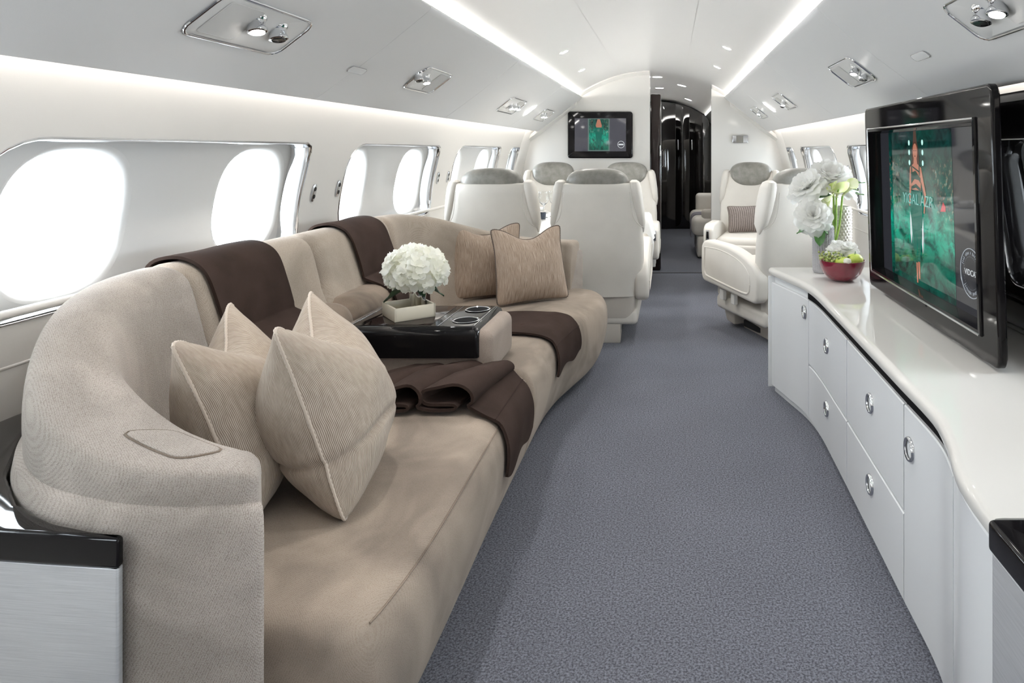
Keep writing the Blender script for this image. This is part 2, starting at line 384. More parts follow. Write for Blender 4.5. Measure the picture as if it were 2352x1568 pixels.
def smooth_interp(xs, ys):
    xs = np.array(xs, float); ys = np.array(ys, float)
    def f(x):
        x = min(max(x, xs[0]), xs[-1]); i = int(min(max(np.searchsorted(xs, x) - 1, 0), len(xs) - 2))
        h = xs[i + 1] - xs[i]; t = (x - xs[i]) / h
        def m(k):
            if k == 0: return (ys[1] - ys[0]) / (xs[1] - xs[0])
            if k == len(xs) - 1: return (ys[-1] - ys[-2]) / (xs[-1] - xs[-2])
            return (ys[k + 1] - ys[k - 1]) / (xs[k + 1] - xs[k - 1])
        return float((2 * t ** 3 - 3 * t * t + 1) * ys[i] + (t ** 3 - 2 * t * t + t) * h * m(i) + (-2 * t ** 3 + 3 * t * t) * ys[i + 1] + (t ** 3 - t * t) * h * m(i + 1))
    return f
def text(name, body, size, mat, parent, mtx, extrude=.0002, spacing=1.0):
    c = bpy.data.curves.new(name, 'FONT'); c.body = body; c.size = size; c.extrude = extrude; c.align_x = 'CENTER'; c.align_y = 'CENTER'
    c.space_character = spacing
    tmp = bpy.data.objects.new(name, c); COL.objects.link(tmp)
    dg = bpy.context.evaluated_depsgraph_get(); dg.update()
    me = bpy.data.meshes.new_from_object(tmp.evaluated_get(dg)); bpy.data.objects.remove(tmp)
    me.materials.clear(); me.materials.append(mat)
    o = bpy.data.objects.new(name, me); COL.objects.link(o); o.parent = parent
    o.matrix_basis = mtx; return o

# ------------------------------------------------------------------ cabin shell
Y0, Y1 = -1.72, 10.9                       # aft end behind the camera, forward end
YB = 6.76                                  # bulkhead
wallx = smooth_interp([0, .3, .6, .8, 1.0, 1.24, 1.40, 1.50, 1.58], [1.20, 1.315, 1.36, 1.362, 1.345, 1.29, 1.235, 1.195, 1.16])
def S(side, y, z, d=0.0): return (side * (wallx(z) + d), y, z)
WZ = 1.56
def hole_cell(mb, side, y0, y1, z0, z1, hole, depth=0.0, M_=9, zt=None):
    """one bay of wall with an opening: contour points pushed out to the bay's edge"""
    hc = np.mean(hole, 0); outer = []
    for p in hole:
        d = np.array(p) - hc; ts = []
        if d[0] > 1e-9: ts.append((y1 - hc[0]) / d[0])
        if d[0] < -1e-9: ts.append((y0 - hc[0]) / d[0])
        if d[1] > 1e-9: ts.append((z1 - hc[1]) / d[1])
        if d[1] < -1e-9: ts.append((z0 - hc[1]) / d[1])
        outer.append(hc + d * min(ts))
    outer = np.array(outer)
    for c in ((y0, z0), (y0, z1), (y1, z0), (y1, z1)):
        outer[np.argmin(np.linalg.norm(outer - np.array(c), axis=1))] = c
    rings = []
    for k in range(M_ + 1):
        t = k / M_; rings.append([S(side, *(np.array(h) * (1 - t) + o * t), depth) for h, o in zip(hole, outer)])
    mb.loft(rings, True, False, False)
PW, PH, PZ = 1.22, .43, 1.028              # window panel opening
def panel_hole(yc, w=PW):
    c = []
    for cx, cz, r, a0 in ((w / 2, PH / 2, .045, 0), (-w / 2, PH / 2, .17 if w > 1.3 else .13, 90), (-w / 2, -PH / 2, .13, 180), (w / 2, -PH / 2, .07, 270)):
        sx = 1 if cx > 0 else -1; sz = 1 if cz > 0 else -1
        for k in range(9):
            a = math.radians(a0 + 90 * k / 8); c.append((cx - sx * r + r * math.cos(a), cz - sz * r + r * math.sin(a)))
    c = resample(c, 96, True)
    return [(yc + a, PZ + b_) for a, b_ in c]
BAYS = [(-.16, 1.36, .60, PW, 2), (-1.72, -.16, -.94, PW, 2), (1.36, 2.96, 2.11, 1.36, 2), (2.96, 4.52, 3.74, PW, 2), (4.52, 6.08, 5.30, PW, 2),
        (6.08, 6.76, 6.44, .42, 1), (7.5, 9.06, 8.28, PW, 2)]
nwin = 0
portals = []
for side, sname in ((-1, 'left'), (1, 'right')):
    wb = MB()
    for (a, b_, yc, w, nw) in BAYS:
        hole_cell(wb, side, a - .004, b_ + .004, 0, WZ, panel_hole(yc, w), 0.0, 12)
    for a, b_ in ((6.76, 7.5), (9.06, 10.95)):
        wb.grid(lambda u, v: S(side, a - .004 + (b_ - a + .008) * u, WZ * v), 4, 40)
    # ledge and dado lines below the windows
    struct('wall_' + sname, wb, M['panel'])
    tb = MB()
    for zz, rr in ((.835, .011), (.712, .006)):
        tb.tube([S(side, y, zz, .004) for y in np.linspace(Y0, YB - .02, 30)], rr, 10)
    struct('trim_%d' % (1 if side < 0 else 2), tb, M['panel'])
    for (a, b_, yc, w, nw) in BAYS:
        nwin += 1
        root = bpy.data.objects.new('window_%d' % nwin, None); COL.objects.link(root); root['kind'] = 'structure'
        root.location = S(side, yc, PZ); root.matrix_basis = Matrix.Translation(root.location)
        hole = panel_hole(yc, w); hc = np.array([yc, PZ])
        def ins(h, d):
            h = np.array(h); t = np.roll(h, -1, 0) - np.roll(h, 1, 0); nn = np.stack([-t[:, 1], t[:, 0]], 1)
            nn /= np.linalg.norm(nn, axis=1)[:, None] + 1e-9
            if np.dot(nn[0], hc - h[0]) < 0: nn = -nn
            return h + nn * d
        fb = MB()
        prof = [(-.005, .001), (-.003, -.003), (.0, -.0035), (.003, -.001), (.005, .006), (.008, .03), (.009, .082)]
        fb.loft([[S(side, p[0], p[1], d) for p in ins(hole, i)] for i, d in prof], True, False, False)
        build('bezel', fb, M['chrome'], root)
        rb = MB(); gb = MB()
        D = .075
        half = w / 2 + .02
        cs = [yc - .39, yc + .39] if nw == 2 else [yc]
        if w > 1.3: cs = [1.79, 2.57]
        for ci, c in enumerate(cs):
            mid = sum(cs) / len(cs)
            if nw == 2: lo, hi = (yc - half, mid) if ci == 0 else (mid, yc + half)
            else: lo, hi = yc - half, yc + half
            def oval(ww, hh): return [(c + p[0], 1.028 + p[1]) for p in sell(ww, hh, 2.7, 64)]
            hole_cell(rb, side, lo, hi, PZ - PH / 2 - .02, PZ + PH / 2 + .02, oval(.41, .41), D, 4)
            steps = [(.41, .41, D), (.395, .396, D + .002), (.378, .381, D + .008), (.364, .369, D + .02), (.352, .358, D + .045), (.345, .352, D + .09), (.34, .347, D + .13)]
            rb.loft([[S(side, p[0], p[1], d) for p in oval(ww, hh)] for ww, hh, d in steps], True, False, False)
            g = [S(side, p[0], p[1], D + .12) for p in oval(.345, .352)]
            o = gb.add(g, []); gb.f.append(tuple(range(o, o + len(g))))
            portals.append((side, c))
        build('reveal_panel', rb, M['reveal'], root)
        build('pane', gb, M['pane'], root)
# sky portals: help the renderer find the daylight that comes through the panes
for side, c in portals:
    ld = bpy.data.lights.new('window_portal', 'AREA'); ld.shape = 'RECTANGLE'; ld.size = .50; ld.size_y = .50
    ld.cycles.is_portal = True
    lo = bpy.data.objects.new('window_portal', ld); COL.objects.link(lo)
    lo.location = (side * 1.60, c, 1.03); lo.rotation_euler = (PI / 2, 0, PI / 2 if side > 0 else -PI / 2)

# floor with a dark seam at the bulkhead door
fb = MB(); fb.grid(lambda u, v: (-1.25 + 2.5 * u, Y0 + (Y1 + .05 - Y0) * v, 0), 2, 12); struct('floor', fb, M['carpet'])
sb = MB(); sb.box((.27, YB, .002), (.62, .022, .006), .002); struct('trim_3', sb, M['black_matt'])

# overhead bins: sloped panel from the valance lip up to the cove lip
LX, LZ, BT = 1.14, 1.395, .552
def BIN(side, y, t, h=0.0):
    return (side * (LX - .791 * t - .612 * h), y, LZ + .612 * t - .791 * h)
for side, nm in ((-1, 'left'), (1, 'right')):
    bb = MB()
    prof = [(.004, -.030), (-.004, -.018), (.004, -.005), (.02, .0), (.14, .004), (.27, .006), (.40, .004), (.53, .0), (.548, -.002), (.555, -.008), (.556, -.016), (.545, -.022), (.530, -.020), (.510, -.035), (.47, -.075), (.40, -.11)]
    for a, b_ in ((Y0, .78), (.78, 2.50), (2.50, 3.94), (3.94, 5.50), (5.50, YB), (YB + .06, 10.92)):
        # bays meet in a fine V joint
        bb.loft([[BIN(side, y, t, h - dj) for t, h in prof] for y, dj in ((a, .0022), (a + .0025, 0), ((a + b_) / 2, 0), (b_ - .0025, 0), (b_, .0022))], False, False, False)
    struct('bin_panel_' + nm, bb, M['bin'])
    # light tubes hidden above the two lips
    cb = MB(); vb = MB()
    for a, b_ in ((Y0 + .05, YB - .04), (YB + .1, 10.8)):
        y = (a + b_) / 2
        cb.box((side * .772, y, 1.746), (.026, b_ - a, .008), .003)
        vb.box((side * 1.165, y, 1.462), (.02, b_ - a, .014), .004)
    build('cove_tube', cb, M['strip_cove']); bpy.data.objects[-1] if False else None
    build('valance_tube', vb, M['strip_val'])
    nb = MB(); nb.box((side * 1.125, (Y0 + 10.9) / 2, 1.478), (.15, 10.9 - Y0, .008)); struct('trim_%d' % (4 if side < 0 else 5), nb, M['white'])
for o in COL.objects:
    if o.name.startswith('cove_tube'):
        tag(o, 'warm white light strip in the cove along the %s edge of the ceiling' % ('right' if o.name.endswith('1') else 'left'), 'light')
    if o.name.startswith('valance_tube'):
        tag(o, 'warm white light strip above the %s windows, under the bins' % ('right' if o.name.endswith('1') else 'left'), 'light')

# ceiling: shallow arch with fine panel joints
def ceilz(x):
    x = abs(x); return 2.0 - .205 * (min(x, .70) / .70) ** 2.1 - max(0, x - .70) * .38
cb = MB()
for xa, xb in ((-.86, -.3112), (-.3098, .3098), (.3112, .86)):
    for ya, yb in ((Y0, .9), (.9015, 3.1), (3.1015, 5.0), (5.0015, YB), (YB, 8.4), (8.4015, 10.95)):
        cb.grid(lambda u, v: (xa + (xb - xa) * u, ya + (yb - ya) * v, ceilz(xa + (xb - xa) * u)), 16, 3)
struct('ceiling', cb, M['ceil'])
kb = MB()
kb.grid(lambda u, v: (-.86 + 1.72 * u, Y0 + (10.95 - Y0) * v, ceilz(-.86 + 1.72 * u) + .02), 16, 2)
for side in (-1, 1): kb.grid(lambda u, v: (side * (.87 - .14 * u), Y0 + (10.95 - Y0) * v, 1.718), 1, 2)
for side in (-1, 1): kb.grid(lambda u, v: (side * .87, Y0 + (10.95 - Y0) * v, 1.717 + .08 * u), 1, 2)
struct('ceiling_liner', kb, M['white'])

# bulkheads and cabin ends: profile of the cabin cut by the door
def section(x):
    x = abs(x)
    if x <= .75: return ceilz(x)
    if x <= 1.14: return LZ + .612 * (1.14 - x) / .791
    if x <= 1.34: return 1.40 - (x - 1.14) / .2 * .15
    return 1.2
def bulk(name, x0, x1, y0, y1, mat, n=40, inner=0.03):
    mb = MB(); xs = np.linspace(x0, x1, n)
    zb = lambda x: 0.0 if abs(x) <= 1.2 else .0
    rings = []
    for y in (y0, y1):
        rings.append([(x, y, section(x) + inner) for x in xs] + [(x, y, 0.0) for x in xs[::-1]])
    mb.loft(rings, True, True, True)
    return struct(name, mb, mat, angle=30)
bulk('wall_front_left', -1.42, -.033, YB, YB + .06, M['bulk'])
bulk('wall_front_right', .575, 1.42, YB, YB + .06, M['bulk'])
bulk('wall_front', -1.42, 1.42, 10.9, 10.96, M['black'])
bulk('wall_back', -1.42, 1.42, Y0 - .06, Y0, M['panel'])
# cream edge moulding that follows the cabin profile in front of each bulkhead
for nm, xs in (('trim_6', np.linspace(-1.30, -.04, 60)), ('trim_7', np.linspace(.58, 1.30, 40))):
    mb = MB(); rings = []
    for x in xs:
        z = section(x) - .012
        rings.append([(x, YB - .05, z + .035), (x, YB - .05, z), (x, YB - .012, z - .022), (x, YB + .002, z - .03)])
    mb.loft(rings, False, False, False); struct(nm, mb, M['panel'])
for side, nm in ((-1, 'trim_8'), (1, 'trim_9')):
    mb = MB(); rings = []
    for z in np.linspace(0, 1.42, 40):
        rings.append([S(side, YB - .14, z, .0), S(side, YB - .125, z, -.018), S(side, YB - .05, z, -.04), S(side, YB + .002, z, -.055)])
    mb.loft(rings, False, False, False); struct(nm, mb, M['panel'])

# ------------------------------------------------------------------ overhead units
def spot(parent, loc, dirn, watts, ang=115, rad=.02, blend=.8):
    l = bpy.data.lights.new('lamp_light', 'SPOT'); l.energy = watts; l.spot_size = math.radians(ang); l.spot_blend = blend; l.shadow_soft_size = rad; l.color = (1, .975, .945)
    o = bpy.data.objects.new('lamp_light', l); COL.objects.link(o); o.parent = parent
    o.matrix_basis = parent.matrix_basis.inverted() @ (Matrix.Translation(loc) @ Vector(dirn).to_track_quat('-Z', 'Y').to_matrix().to_4x4())
    return o
def psu(label, side, yc, tc, wy, wt, noz, grille, s_=.9, group=None):
    """reading light unit set flush in the bin: bezel, dish, speaker cloth, nozzles"""
    r = thing('reading_light_panel', label, 'reading light', BIN(side, yc, tc, 0.0), 0, group)
    P = lambda u, v, h=0.0: BIN(side, yc + u, tc + v, .006 + h)
    def cont(w, h):
        out = []
        for p in rrect(w, h, .028, 6):
            out.append((p[0] * (1 + .05 * (1 - (2 * p[1] / h) ** 2)), p[1]))
        return resample(out, 72, True)
    b = MB(); b.tube([P(u, v, .002) for u, v in cont(wy, wt)], .0042, 8, True); build('bezel', b, M['chrome'], r)
    d = MB(); c0 = cont(wy - .004, wt - .004)
    rings = [[P(u * k, v * k, hh) for u, v in c0] for k, hh in ((1, .001), (.97, .0005), (.93, .003), (.5, .004), (.02, .004))]
    d.loft(rings, True, False, True); build('dish', d, M['white'], r)
    gx = grille * wy * .24
    g = MB()
    c1 = [(gx + p[0], p[1]) for p in rrect(wy * .36, wt * .78, .012, 4)]
    g.loft([[P(u, v, .0045) for u, v in c1], [P(gx + (u - gx) * .97, v * .97, .0065) for u, v in c1]], True, False, True); build('speaker_cloth', g, M['grille'], r)
    nx = Vector((-side * .612, 0, -.791))
    for k, (ny, nt_, lit) in enumerate(noz):
        c = Vector(P(ny - yc, nt_ - tc, -.012))
        axis = (Vector((-side * .25, -.15, -1)).normalized())
        q = axis.to_track_quat('Z', 'Y').to_matrix()
        cup = MB(); q2 = nx.to_track_quat('Z', 'Y').to_matrix()
        cup.lathe([(.048 * s_, .0025), (.044 * s_, .005), (.03 * s_, .004), (.001, .004)], 28, c, q2, False, False); 
        n_ = MB(); n_.lathe([(.030 * s_, -.012), (.034 * s_, 0), (.030 * s_, .012), (.024 * s_, .018), (.024 * s_, .03), (.027 * s_, .034), (.027 * s_, .044), (.022 * s_, .046)], 28, c, q)
        no = build('nozzle', n_, M['chrome'], r); build('socket', cup, M['white'], r)
        e = MB(); e.lathe([(.0205 * s_, .0455), (.019 * s_, .048), (.001, .0485)], 24, c, q, True, False)
        if lit: spot(r, c + axis * .055, axis, READ_W, 90, .012)
        build('lens' if lit else 'air_outlet', e, M['lens'] if lit else M['black'], no)
    return r
psu('large reading light panel with speaker, nearest above the long divan', -1, 1.815, .250, .385, .152, ((1.80, .275, 1), (1.905, .27, 0)), -1)
psu('second reading light panel in the left bins, above the far half of the divan', -1, 3.155, .24, .33, .148, ((2.985, .262, 0), (3.075, .262, 1)), 1, .72)
psu('wide three-lamp reading light panel above the left dining seats', -1, 4.85, .23, .46, .148, ((4.78, .240, 1), (4.875, .250, 1), (4.97, .250, 1)), 1, .70)
psu('small reading light panel in the left bins next to the bulkhead', -1, 6.09, .226, .42, .148, ((5.96, .240, 1), (6.07, .244, 1)), 1, .70)
psu('large reading light panel above the near end of the white sideboard', 1, 1.61, .255, .34, .145, ((1.655, .270, 0), (1.565, .275, 1)), -1)
psu('reading light panel in the right bins, above the big television', 1, 2.90, .252, .36, .146, ((2.785, .275, 1), (2.775, .232, 0)), 1, .68)
psu('reading light panel above the swivelled right club seat', 1, 4.61, .252, .34, .146, ((4.59, .262, 1), (4.68, .250, 0)), 1, .62)
psu('small reading light panel on the right, closest to the bulkhead', 1, 5.93, .250, .36, .146, ((5.83, .268, 1),), 1, .62)
def pill(name, label, cat, side, yc, tc, wy, wt, mat, rim=True):
    r = thing(name, label, cat, BIN(side, yc, tc), 0)
    c = rrect(wy, wt, min(wy, wt) * .45, 6)
    P = lambda u, v, h: BIN(side, yc + u, tc + v, .006 + h)
    b = MB(); b.loft([[P(u, v, -.002) for u, v in c], [P(u, v, .002) for u, v in c], [P(u * .94, v * .9, .0035) for u, v in c]], True, False, True)
    build('cover', b, mat, r)
    if rim:
        t = MB(); t.tube([P(u, v, .001) for u, v in c], .0018, 6, True); build('rim', t, M['chrome_soft'], r)
    return r
pill('call_button_plate', 'small blank pill plate in the left bin between two light panels', 'cover plate', -1, 2.51, .194, .125, .03, M['bin'])
pill('call_button_plate', 'small blank pill plate in the right bin above the television', 'cover plate', 1, 2.19, .208, .125, .03, M['bin'])
pill('oblong_lamp', 'lit oblong lamp in the left bins between the last two light panels', 'lamp', -1, 5.45, .235, .06, .115, M['lens'], False)
pill('oblong_lamp', 'lit oblong lamp in the right bins between the last two light panels', 'lamp', 1, 5.27, .258, .06, .115, M['lens'], False)
# ceiling downlights
def downlight(x, y, label, r0=.026, watts=None):
    z = ceilz(x); e = 1e-3; nx = Vector(((ceilz(x + e) - ceilz(x - e)) / (2 * e), 0, -1)).normalized()
    r = thing('ceiling_downlight', label, 'ceiling light', (x, y, z))
    q = nx.to_track_quat('Z', 'Y').to_matrix()
    a = MB(); a.lathe([(r0 * 1.35, 0.0), (r0 * 1.3, .003), (r0 * 1.05, .004), (r0, .001)], 24, (x, y, z), q, False, False); build('ring', a, M['white'], r)
    b = MB(); b.disc((x, y, z - .0015), r0 * 1.02, nx); build('lens', b, M['lens'], r, fix=False)
    spot(r, Vector((x, y, z)) + nx * .008, (nx + Vector((0, 0, -1))), DOWN_W if watts is None else watts, 125, r0)
downlight(-.546, 4.6, 'lit ceiling downlight on the left, second from the bulkhead')
downlight(-.556, 5.6, 'lit ceiling downlight on the left, next to the bulkhead')
downlight(.536, 4.45, 'lit ceiling downlight on the right, second from the bulkhead')
downlight(.541, 5.45, 'lit ceiling downlight on the right, next to the bulkhead')
# unseen downlights added over the lounge, continuing the row, to light the divan
for yy, nm in ((2.75, 'above the middle of the lounge'), (1.70, 'above the near end of the lounge'), (.65, 'above the camera end of the lounge'), (-.5, 'behind the lounge')):
    downlight(-.546, yy, 'added unseen lit ceiling downlight on the left, ' + nm, watts=DOWN_W if yy > 1 else 6); downlight(.541, yy, 'added unseen lit ceiling downlight on the right, ' + nm, watts=DOWN_W * .8 if yy > 1 else 6)
downlight(.03, 7.3, 'nearer of two ceiling downlights at the left of the doorway', .05, 10)
downlight(.03, 8.6, 'farther of two ceiling downlights at the left of the doorway', .05, 10)
downlight(.30, 7.9, 'ceiling downlight in the middle of the passage past the door', .05, 10)
downlight(.42, 9.6, 'ceiling downlight deep in the passage, before the black wall', .05, 10)

# chrome call buttons on the left wall between the windows
def wall_button(y, z, label, side=-1):
    r = thing('seat_control', label, 'control', S(side, y, z))
    c = sell(.035, .075, 2.6, 32)
    b = MB(); b.loft([[S(side, y + u, z + v, -h) for u, v in c] for h in (0, .005)] + [[S(side, y + u * .8, z + v * .9, -.007) for u, v in c]], True, False, True); build('plate', b, M['chrome_soft'], r)
    for dz in (-.016, .016):
        k = MB(); c2 = sell(.017, .02, 2, 20)
        k.loft([[S(side, y + u, z + dz + v, -.007) for u, v in c2], [S(side, y + u * .8, z + dz + v * .8, -.0095) for u, v in c2]], True, False, True); build('button', k, M['black'], r)
wall_button(2.88, 1.035, 'oval chrome control on the left wall just past the first window')
wall_button(3.09, 1.042, 'oval chrome control on the left wall just before the second window')
wall_button(4.42, 1.035, 'small oval chrome control on the left wall just past the second window')
wall_button(4.62, 1.035, 'small oval chrome control on the left wall just before the third window')
wall_button(4.42, 1.08, 'oval control on the right wall above the vase flowers', 1)
# ------------------------------------------------------------------ white sideboard along the right wall
TOPZ = .62
CF = smooth_interp([1.10, 1.20, 1.29, 1.42, 1.55, 1.80, 2.2, 2.6, 2.92, 3.10, 3.28, 3.45], [.686, .692, .706, .742, .766, .770, .775, .779, .778, .757, .712, .668])
side = thing('sideboard', 'long white lacquer sideboard with ring pulls and curved ends along the right wall', 'sideboard', (1.0, 2.28, 0))
def front(mb, y0, y1, z0, z1, off, n=24, d=.02, r=.003):
    ys = np.linspace(y0, y1, n); rings = []
    for i, y in enumerate(ys):
        x = CF(y) + off; e = r if 0 < i < n - 1 else r
        rings.append([(x + d, y, z0), (x + r, y, z0), (x, y, z0 + r), (x, y, z1 - r), (x + r, y, z1), (x + d, y, z1)])
    mb.loft(rings, True, True, True)
cb = MB()
ys = np.linspace(1.10, 3.45, 48)
cb.loft([[(CF(y) + .030, y, .0), (CF(y) + .030, y, .583), (1.30, y, .583), (1.185, y, .0)] for y in ys], True, True, True)
build('carcass', cb, M['door_white'], side)
gp = MB(); front(gp, 1.42, 3.06, .545, .584, .022, 30, .01, .001); build('finger_gap', gp, M['gap'], side)
def ring_pull(parent, y, z, r=.031):
    x = CF(y) + .012
    b = MB(); q = Matrix.Rotation(-PI / 2, 3, 'Y')
    b.lathe([(r * .72, .004), (r * .78, .007), (r * .92, .008), (r, .005), (r * 1.02, 0)], 32, (x, y, z), q, False, False)
    h = build('ring_pull', b, M['chrome'], parent)
    c = MB(); c.lathe([(r * .76, .005), (r * .6, .0015), (.001, .001)], 32, (x, y, z), q, False, False); build('pull_dish', c, M['pull'], h)
    f = MB(); f.tube([(x - .006, y - r * .1, z + r * .55), (x - .009, y, z), (x - .006, y + r * .1, z - r * .55)], r * .12, 8); build('pull_flap', f, M['chrome'], h)
G = .0018
for kind, y0, y1, z0, z1, pull in (('door', 3.025, 3.447, .03, .552, (3.075, .487)), ('drawer', 2.402, 3.022, .268, .552, (2.715, .437)), ('drawer', 2.402, 3.022, .03, .264, (2.715, .187)),
        ('drawer', 1.792, 2.398, .268, .552, (2.10, .437)), ('drawer', 1.792, 2.398, .03, .264, (2.10, .187)), ('door', 1.395, 1.788, .03, .552, (1.742, .452)), ('end_panel', 1.104, 1.392, .03, .575, None)):
    mb = MB(); front(mb, y0 + G, y1 - G, z0 + G, z1 - G, .012)
    o = build(kind, mb, M['door_white'], side)
    if pull: ring_pull(o, *pull)
ky = MB(); front(ky, 1.15, 3.44, .0, .03, .05); build('kick_plate', ky, M['chrome_soft'], side)
ew = MB(); ew.box((.93, 3.458, .30), (.53, .016, .56), .004); build('side_panel', ew, M['door_white'], side)
# worktop with rolled edge
wt = MB()
prof = [(.03, -.036), (.010, -.036), (.002, -.030), (0, -.018), (.002, -.008), (.010, -.001), (.022, 0)]
rings = []
for y in np.linspace(1.105, 3.47, 64):
    x = CF(y); rings.append([(x + a, y, TOPZ + b_) for a, b_ in prof] + [(1.312, y, TOPZ), (1.312, y, TOPZ - .036)])
wt.loft(rings, True, True, True)
o = build('worktop', wt, M['gloss_white']); tag(o, 'glossy cream white worktop with rolled edge on the white sideboard', 'worktop')
wu = MB(); wu.box((1.315, 2.3, .628), (.016, 2.36, .016), .004); o2 = build('upstand', wu, M['gloss_white'], o, world=False)

# black-topped end cabinets
def end_cabinet(label, pts, z, loc):
    r = thing('end_cabinet', label, 'cabinet', loc)
    b = MB(); b.prism([(max(-1.185, min(1.185, p[0])), p[1]) for p in pts], .0, z - .05, 'z', .002); build('body', b, M['brushed'], r)
    cx = sum(p[0] for p in pts) / len(pts); cy_ = sum(p[1] for p in pts) / len(pts)
    t = MB(); t.prism([(p[0] + .004 * np.sign(p[0] - cx), p[1] + .004 * np.sign(p[1] - cy_)) for p in pts], z - .05, z, 'z', .008, 4); build('top', t, M['black'], r)
    return r
def rnd(pts, r, n=6):
    """round the polygon's corners"""
    out = []
    m = len(pts)
    for i in range(m):
        p0, p, p1 = (Vector(pts[(i - 1) % m]), Vector(pts[i]), Vector(pts[(i + 1) % m]))
        rr = r[i] if isinstance(r, (list, tuple)) else r
        rr = min(rr, .46 * (p0 - p).length, .46 * (p1 - p).length)
        if rr == 0: out.append(tuple(p)); continue
        a = p + (p0 - p).normalized() * rr; c = p + (p1 - p).normalized() * rr
        for k in range(n + 1):
            t = k / n; out.append(tuple((1 - t) ** 2 * a + 2 * t * (1 - t) * p + t * t * c))
    return out
arc = [(-.70 - .62 * t, 1.072 + .055 * math.sin(t * PI / 2.0) - .0 * t) for t in np.linspace(0, 1, 9)]
ptsL = rnd([(-.688, 1.060), (-.69, 1.074), (-.742, 1.082), (-.828, 1.106), (-.911, 1.145), (-1.056, 1.259), (-1.179, 1.417), (-1.271, 1.602), (-1.315, 1.62), (-1.315, 1.105), (-1.0, 1.092), (-.85, 1.075)], [.005, .005, .02, .02, .03, .03, .03, .01, .0, 0, .1, .05])
end_cabinet('black gloss topped brushed metal end cabinet wrapped by the divan arm', ptsL, .615, (-1.05, 1.3, 0))
ptsR = rnd([(.684, 1.098), (.684, .45), (.78, .30), (1.30, .30), (1.30, 1.098)], [.012, .12, .12, 0, 0])
end_cabinet('black gloss topped brushed metal end cabinet at the near end of the sideboard', ptsR, .622, (1.0, .7, 0))

# ------------------------------------------------------------------ big television on the worktop
TVX = 1.045; TY0, TY1, TZ0, TZ1 = 1.815, 3.0, .628, 1.395
tv = thing('television', 'large television in a wide piano black frame standing on the white worktop', 'television', (TVX, (TY0 + TY1) / 2, TOPZ))
LEAN = .030
def TV(y, z, d=0.0): return (TVX - LEAN * (z - TZ0) + d, y, z)
def tvring(y0, y1, z0, z1, r, d, n=5):
    w, h = y1 - y0, z1 - z0
    return [TV((y0 + y1) / 2 + a, (z0 + z1) / 2 + b_, d) for a, b_ in rrect(w, h, r, n)]
IY0, IY1, IZ0, IZ1 = 1.918, 2.945, .697, 1.303          # opening of the frame
fb = MB()
fb.loft([tvring(IY0, IY1, IZ0, IZ1, .003, .048), tvring(IY0, IY1, IZ0, IZ1, .003, .002), tvring(IY0, IY1, IZ0, IZ1, .003, .0), tvring(IY0 - .004, IY1 + .004, IZ0 - .004, IZ1 + .004, .004, .0), tvring(TY0 + .009, TY1 - .009, TZ0 + .009, TZ1 - .009, .020, 0), tvring(TY0 + .005, TY1 - .005, TZ0 + .005, TZ1 - .005, .023, 0), tvring(TY0 + .0015, TY1 - .0015, TZ0 + .0015, TZ1 - .0015, .025, .0015), tvring(TY0, TY1, TZ0, TZ1, .026, .005), tvring(TY0, TY1, TZ0, TZ1, .026, .009), tvring(TY0, TY1, TZ0, TZ1, .026, .020), tvring(TY0 + .006, TY1 - .006, TZ0 + .006, TZ1 - .006, .024, .026), tvring(TY0 + .08, TY1 - .02, TZ0 + .02, TZ1 - .02, .02, .03), tvring(TY0 + .10, TY1 - .03, TZ0 + .03, TZ1 - .03, .02, .062)], True, False, True)
build('frame', fb, M['black'], tv)
br = MB(); br.loft([tvring(IY0 - .006, IY1 + .006, IZ0 - .006, IZ1 + .006, .003, -.001), tvring(IY0 - .004, IY1 + .004, IZ0 - .004, IZ1 + .004, .003, -.006), tvring(IY0 + .010, IY1 - .010, IZ0 + .010, IZ1 - .010, .003, -.005), tvring(IY0 + .016, IY1 - .016, IZ0 + .016, IZ1 - .016, .003, .047)], True, False, False)
build('bezel', br, M['black'], tv)
ch = MB()
for a, b_ in ((TV(IY0, IZ1 + .002, -.0055), TV(IY1, IZ1 + .002, -.0055)), (TV(IY0, IZ0 - .002, -.0055), TV(IY1, IZ0 - .002, -.0055)), (TV(IY1 + .002, IZ0, -.0055), TV(IY1 + .002, IZ1, -.0055))): ch.tube([a, b_], .0035, 8)
build('chrome_edge', ch, M['chrome'], tv)
SY0, SY1, SZ0, SZ1 = IY0 + .016, IY1 - .016, IZ0 + .016, IZ1 - .016
def quadmb(y0, y1, z0, z1, d):
    q = MB(); q.add([TV(y0, z0, d), TV(y1, z0, d), TV(y1, z1, d), TV(y0, z1, d)], [(0, 3, 2, 1)]); return q
scr = build('screen', quadmb(SY0, SY1, SZ0, SZ1, .0455), M['scr'], tv, fix=False)
# picture area in (a,b): a from the far (left in view) edge 0..1, b from the bottom 0..1
PY1, PY0 = 2.82, 2.19; PZ0, PZ1 = .714, 1.286
def PIC(a, b_, d=.0055): return TV(PY1 + (PY0 - PY1) * a, PZ0 + (PZ1 - PZ0) * b_, d + .0395)
gm = MB(); gm.add([PIC(0, 0), PIC(1, 0), PIC(1, 1), PIC(0, 1)], [(0, 1, 2, 3)])
build('runway_picture', gm, M['scr_green'], scr, fix=False, uv=[(0, 0), (1, 0), (1, 1), (0, 1)])
def poly(name, pts, mat, d=.0050):
    q = MB(); q.add([PIC(a, b_, d) for a, b_ in pts], [tuple(range(len(pts)))]); return q
def ell(cx, cy_, rx, ry, n=20, a0=0, a1=360): return [(cx + rx * math.cos(math.radians(a0 + (a1 - a0) * k / n)), cy_ + ry * math.sin(math.radians(a0 + (a1 - a0) * k / n))) for k in range(n)]
def multi(name, polys, mat, d):
    q = MB()
    for p in polys: q.add([PIC(a, b_, d) for a, b_ in p], [tuple(range(len(p)))])
    return build(name, q, M[mat], scr, fix=False)
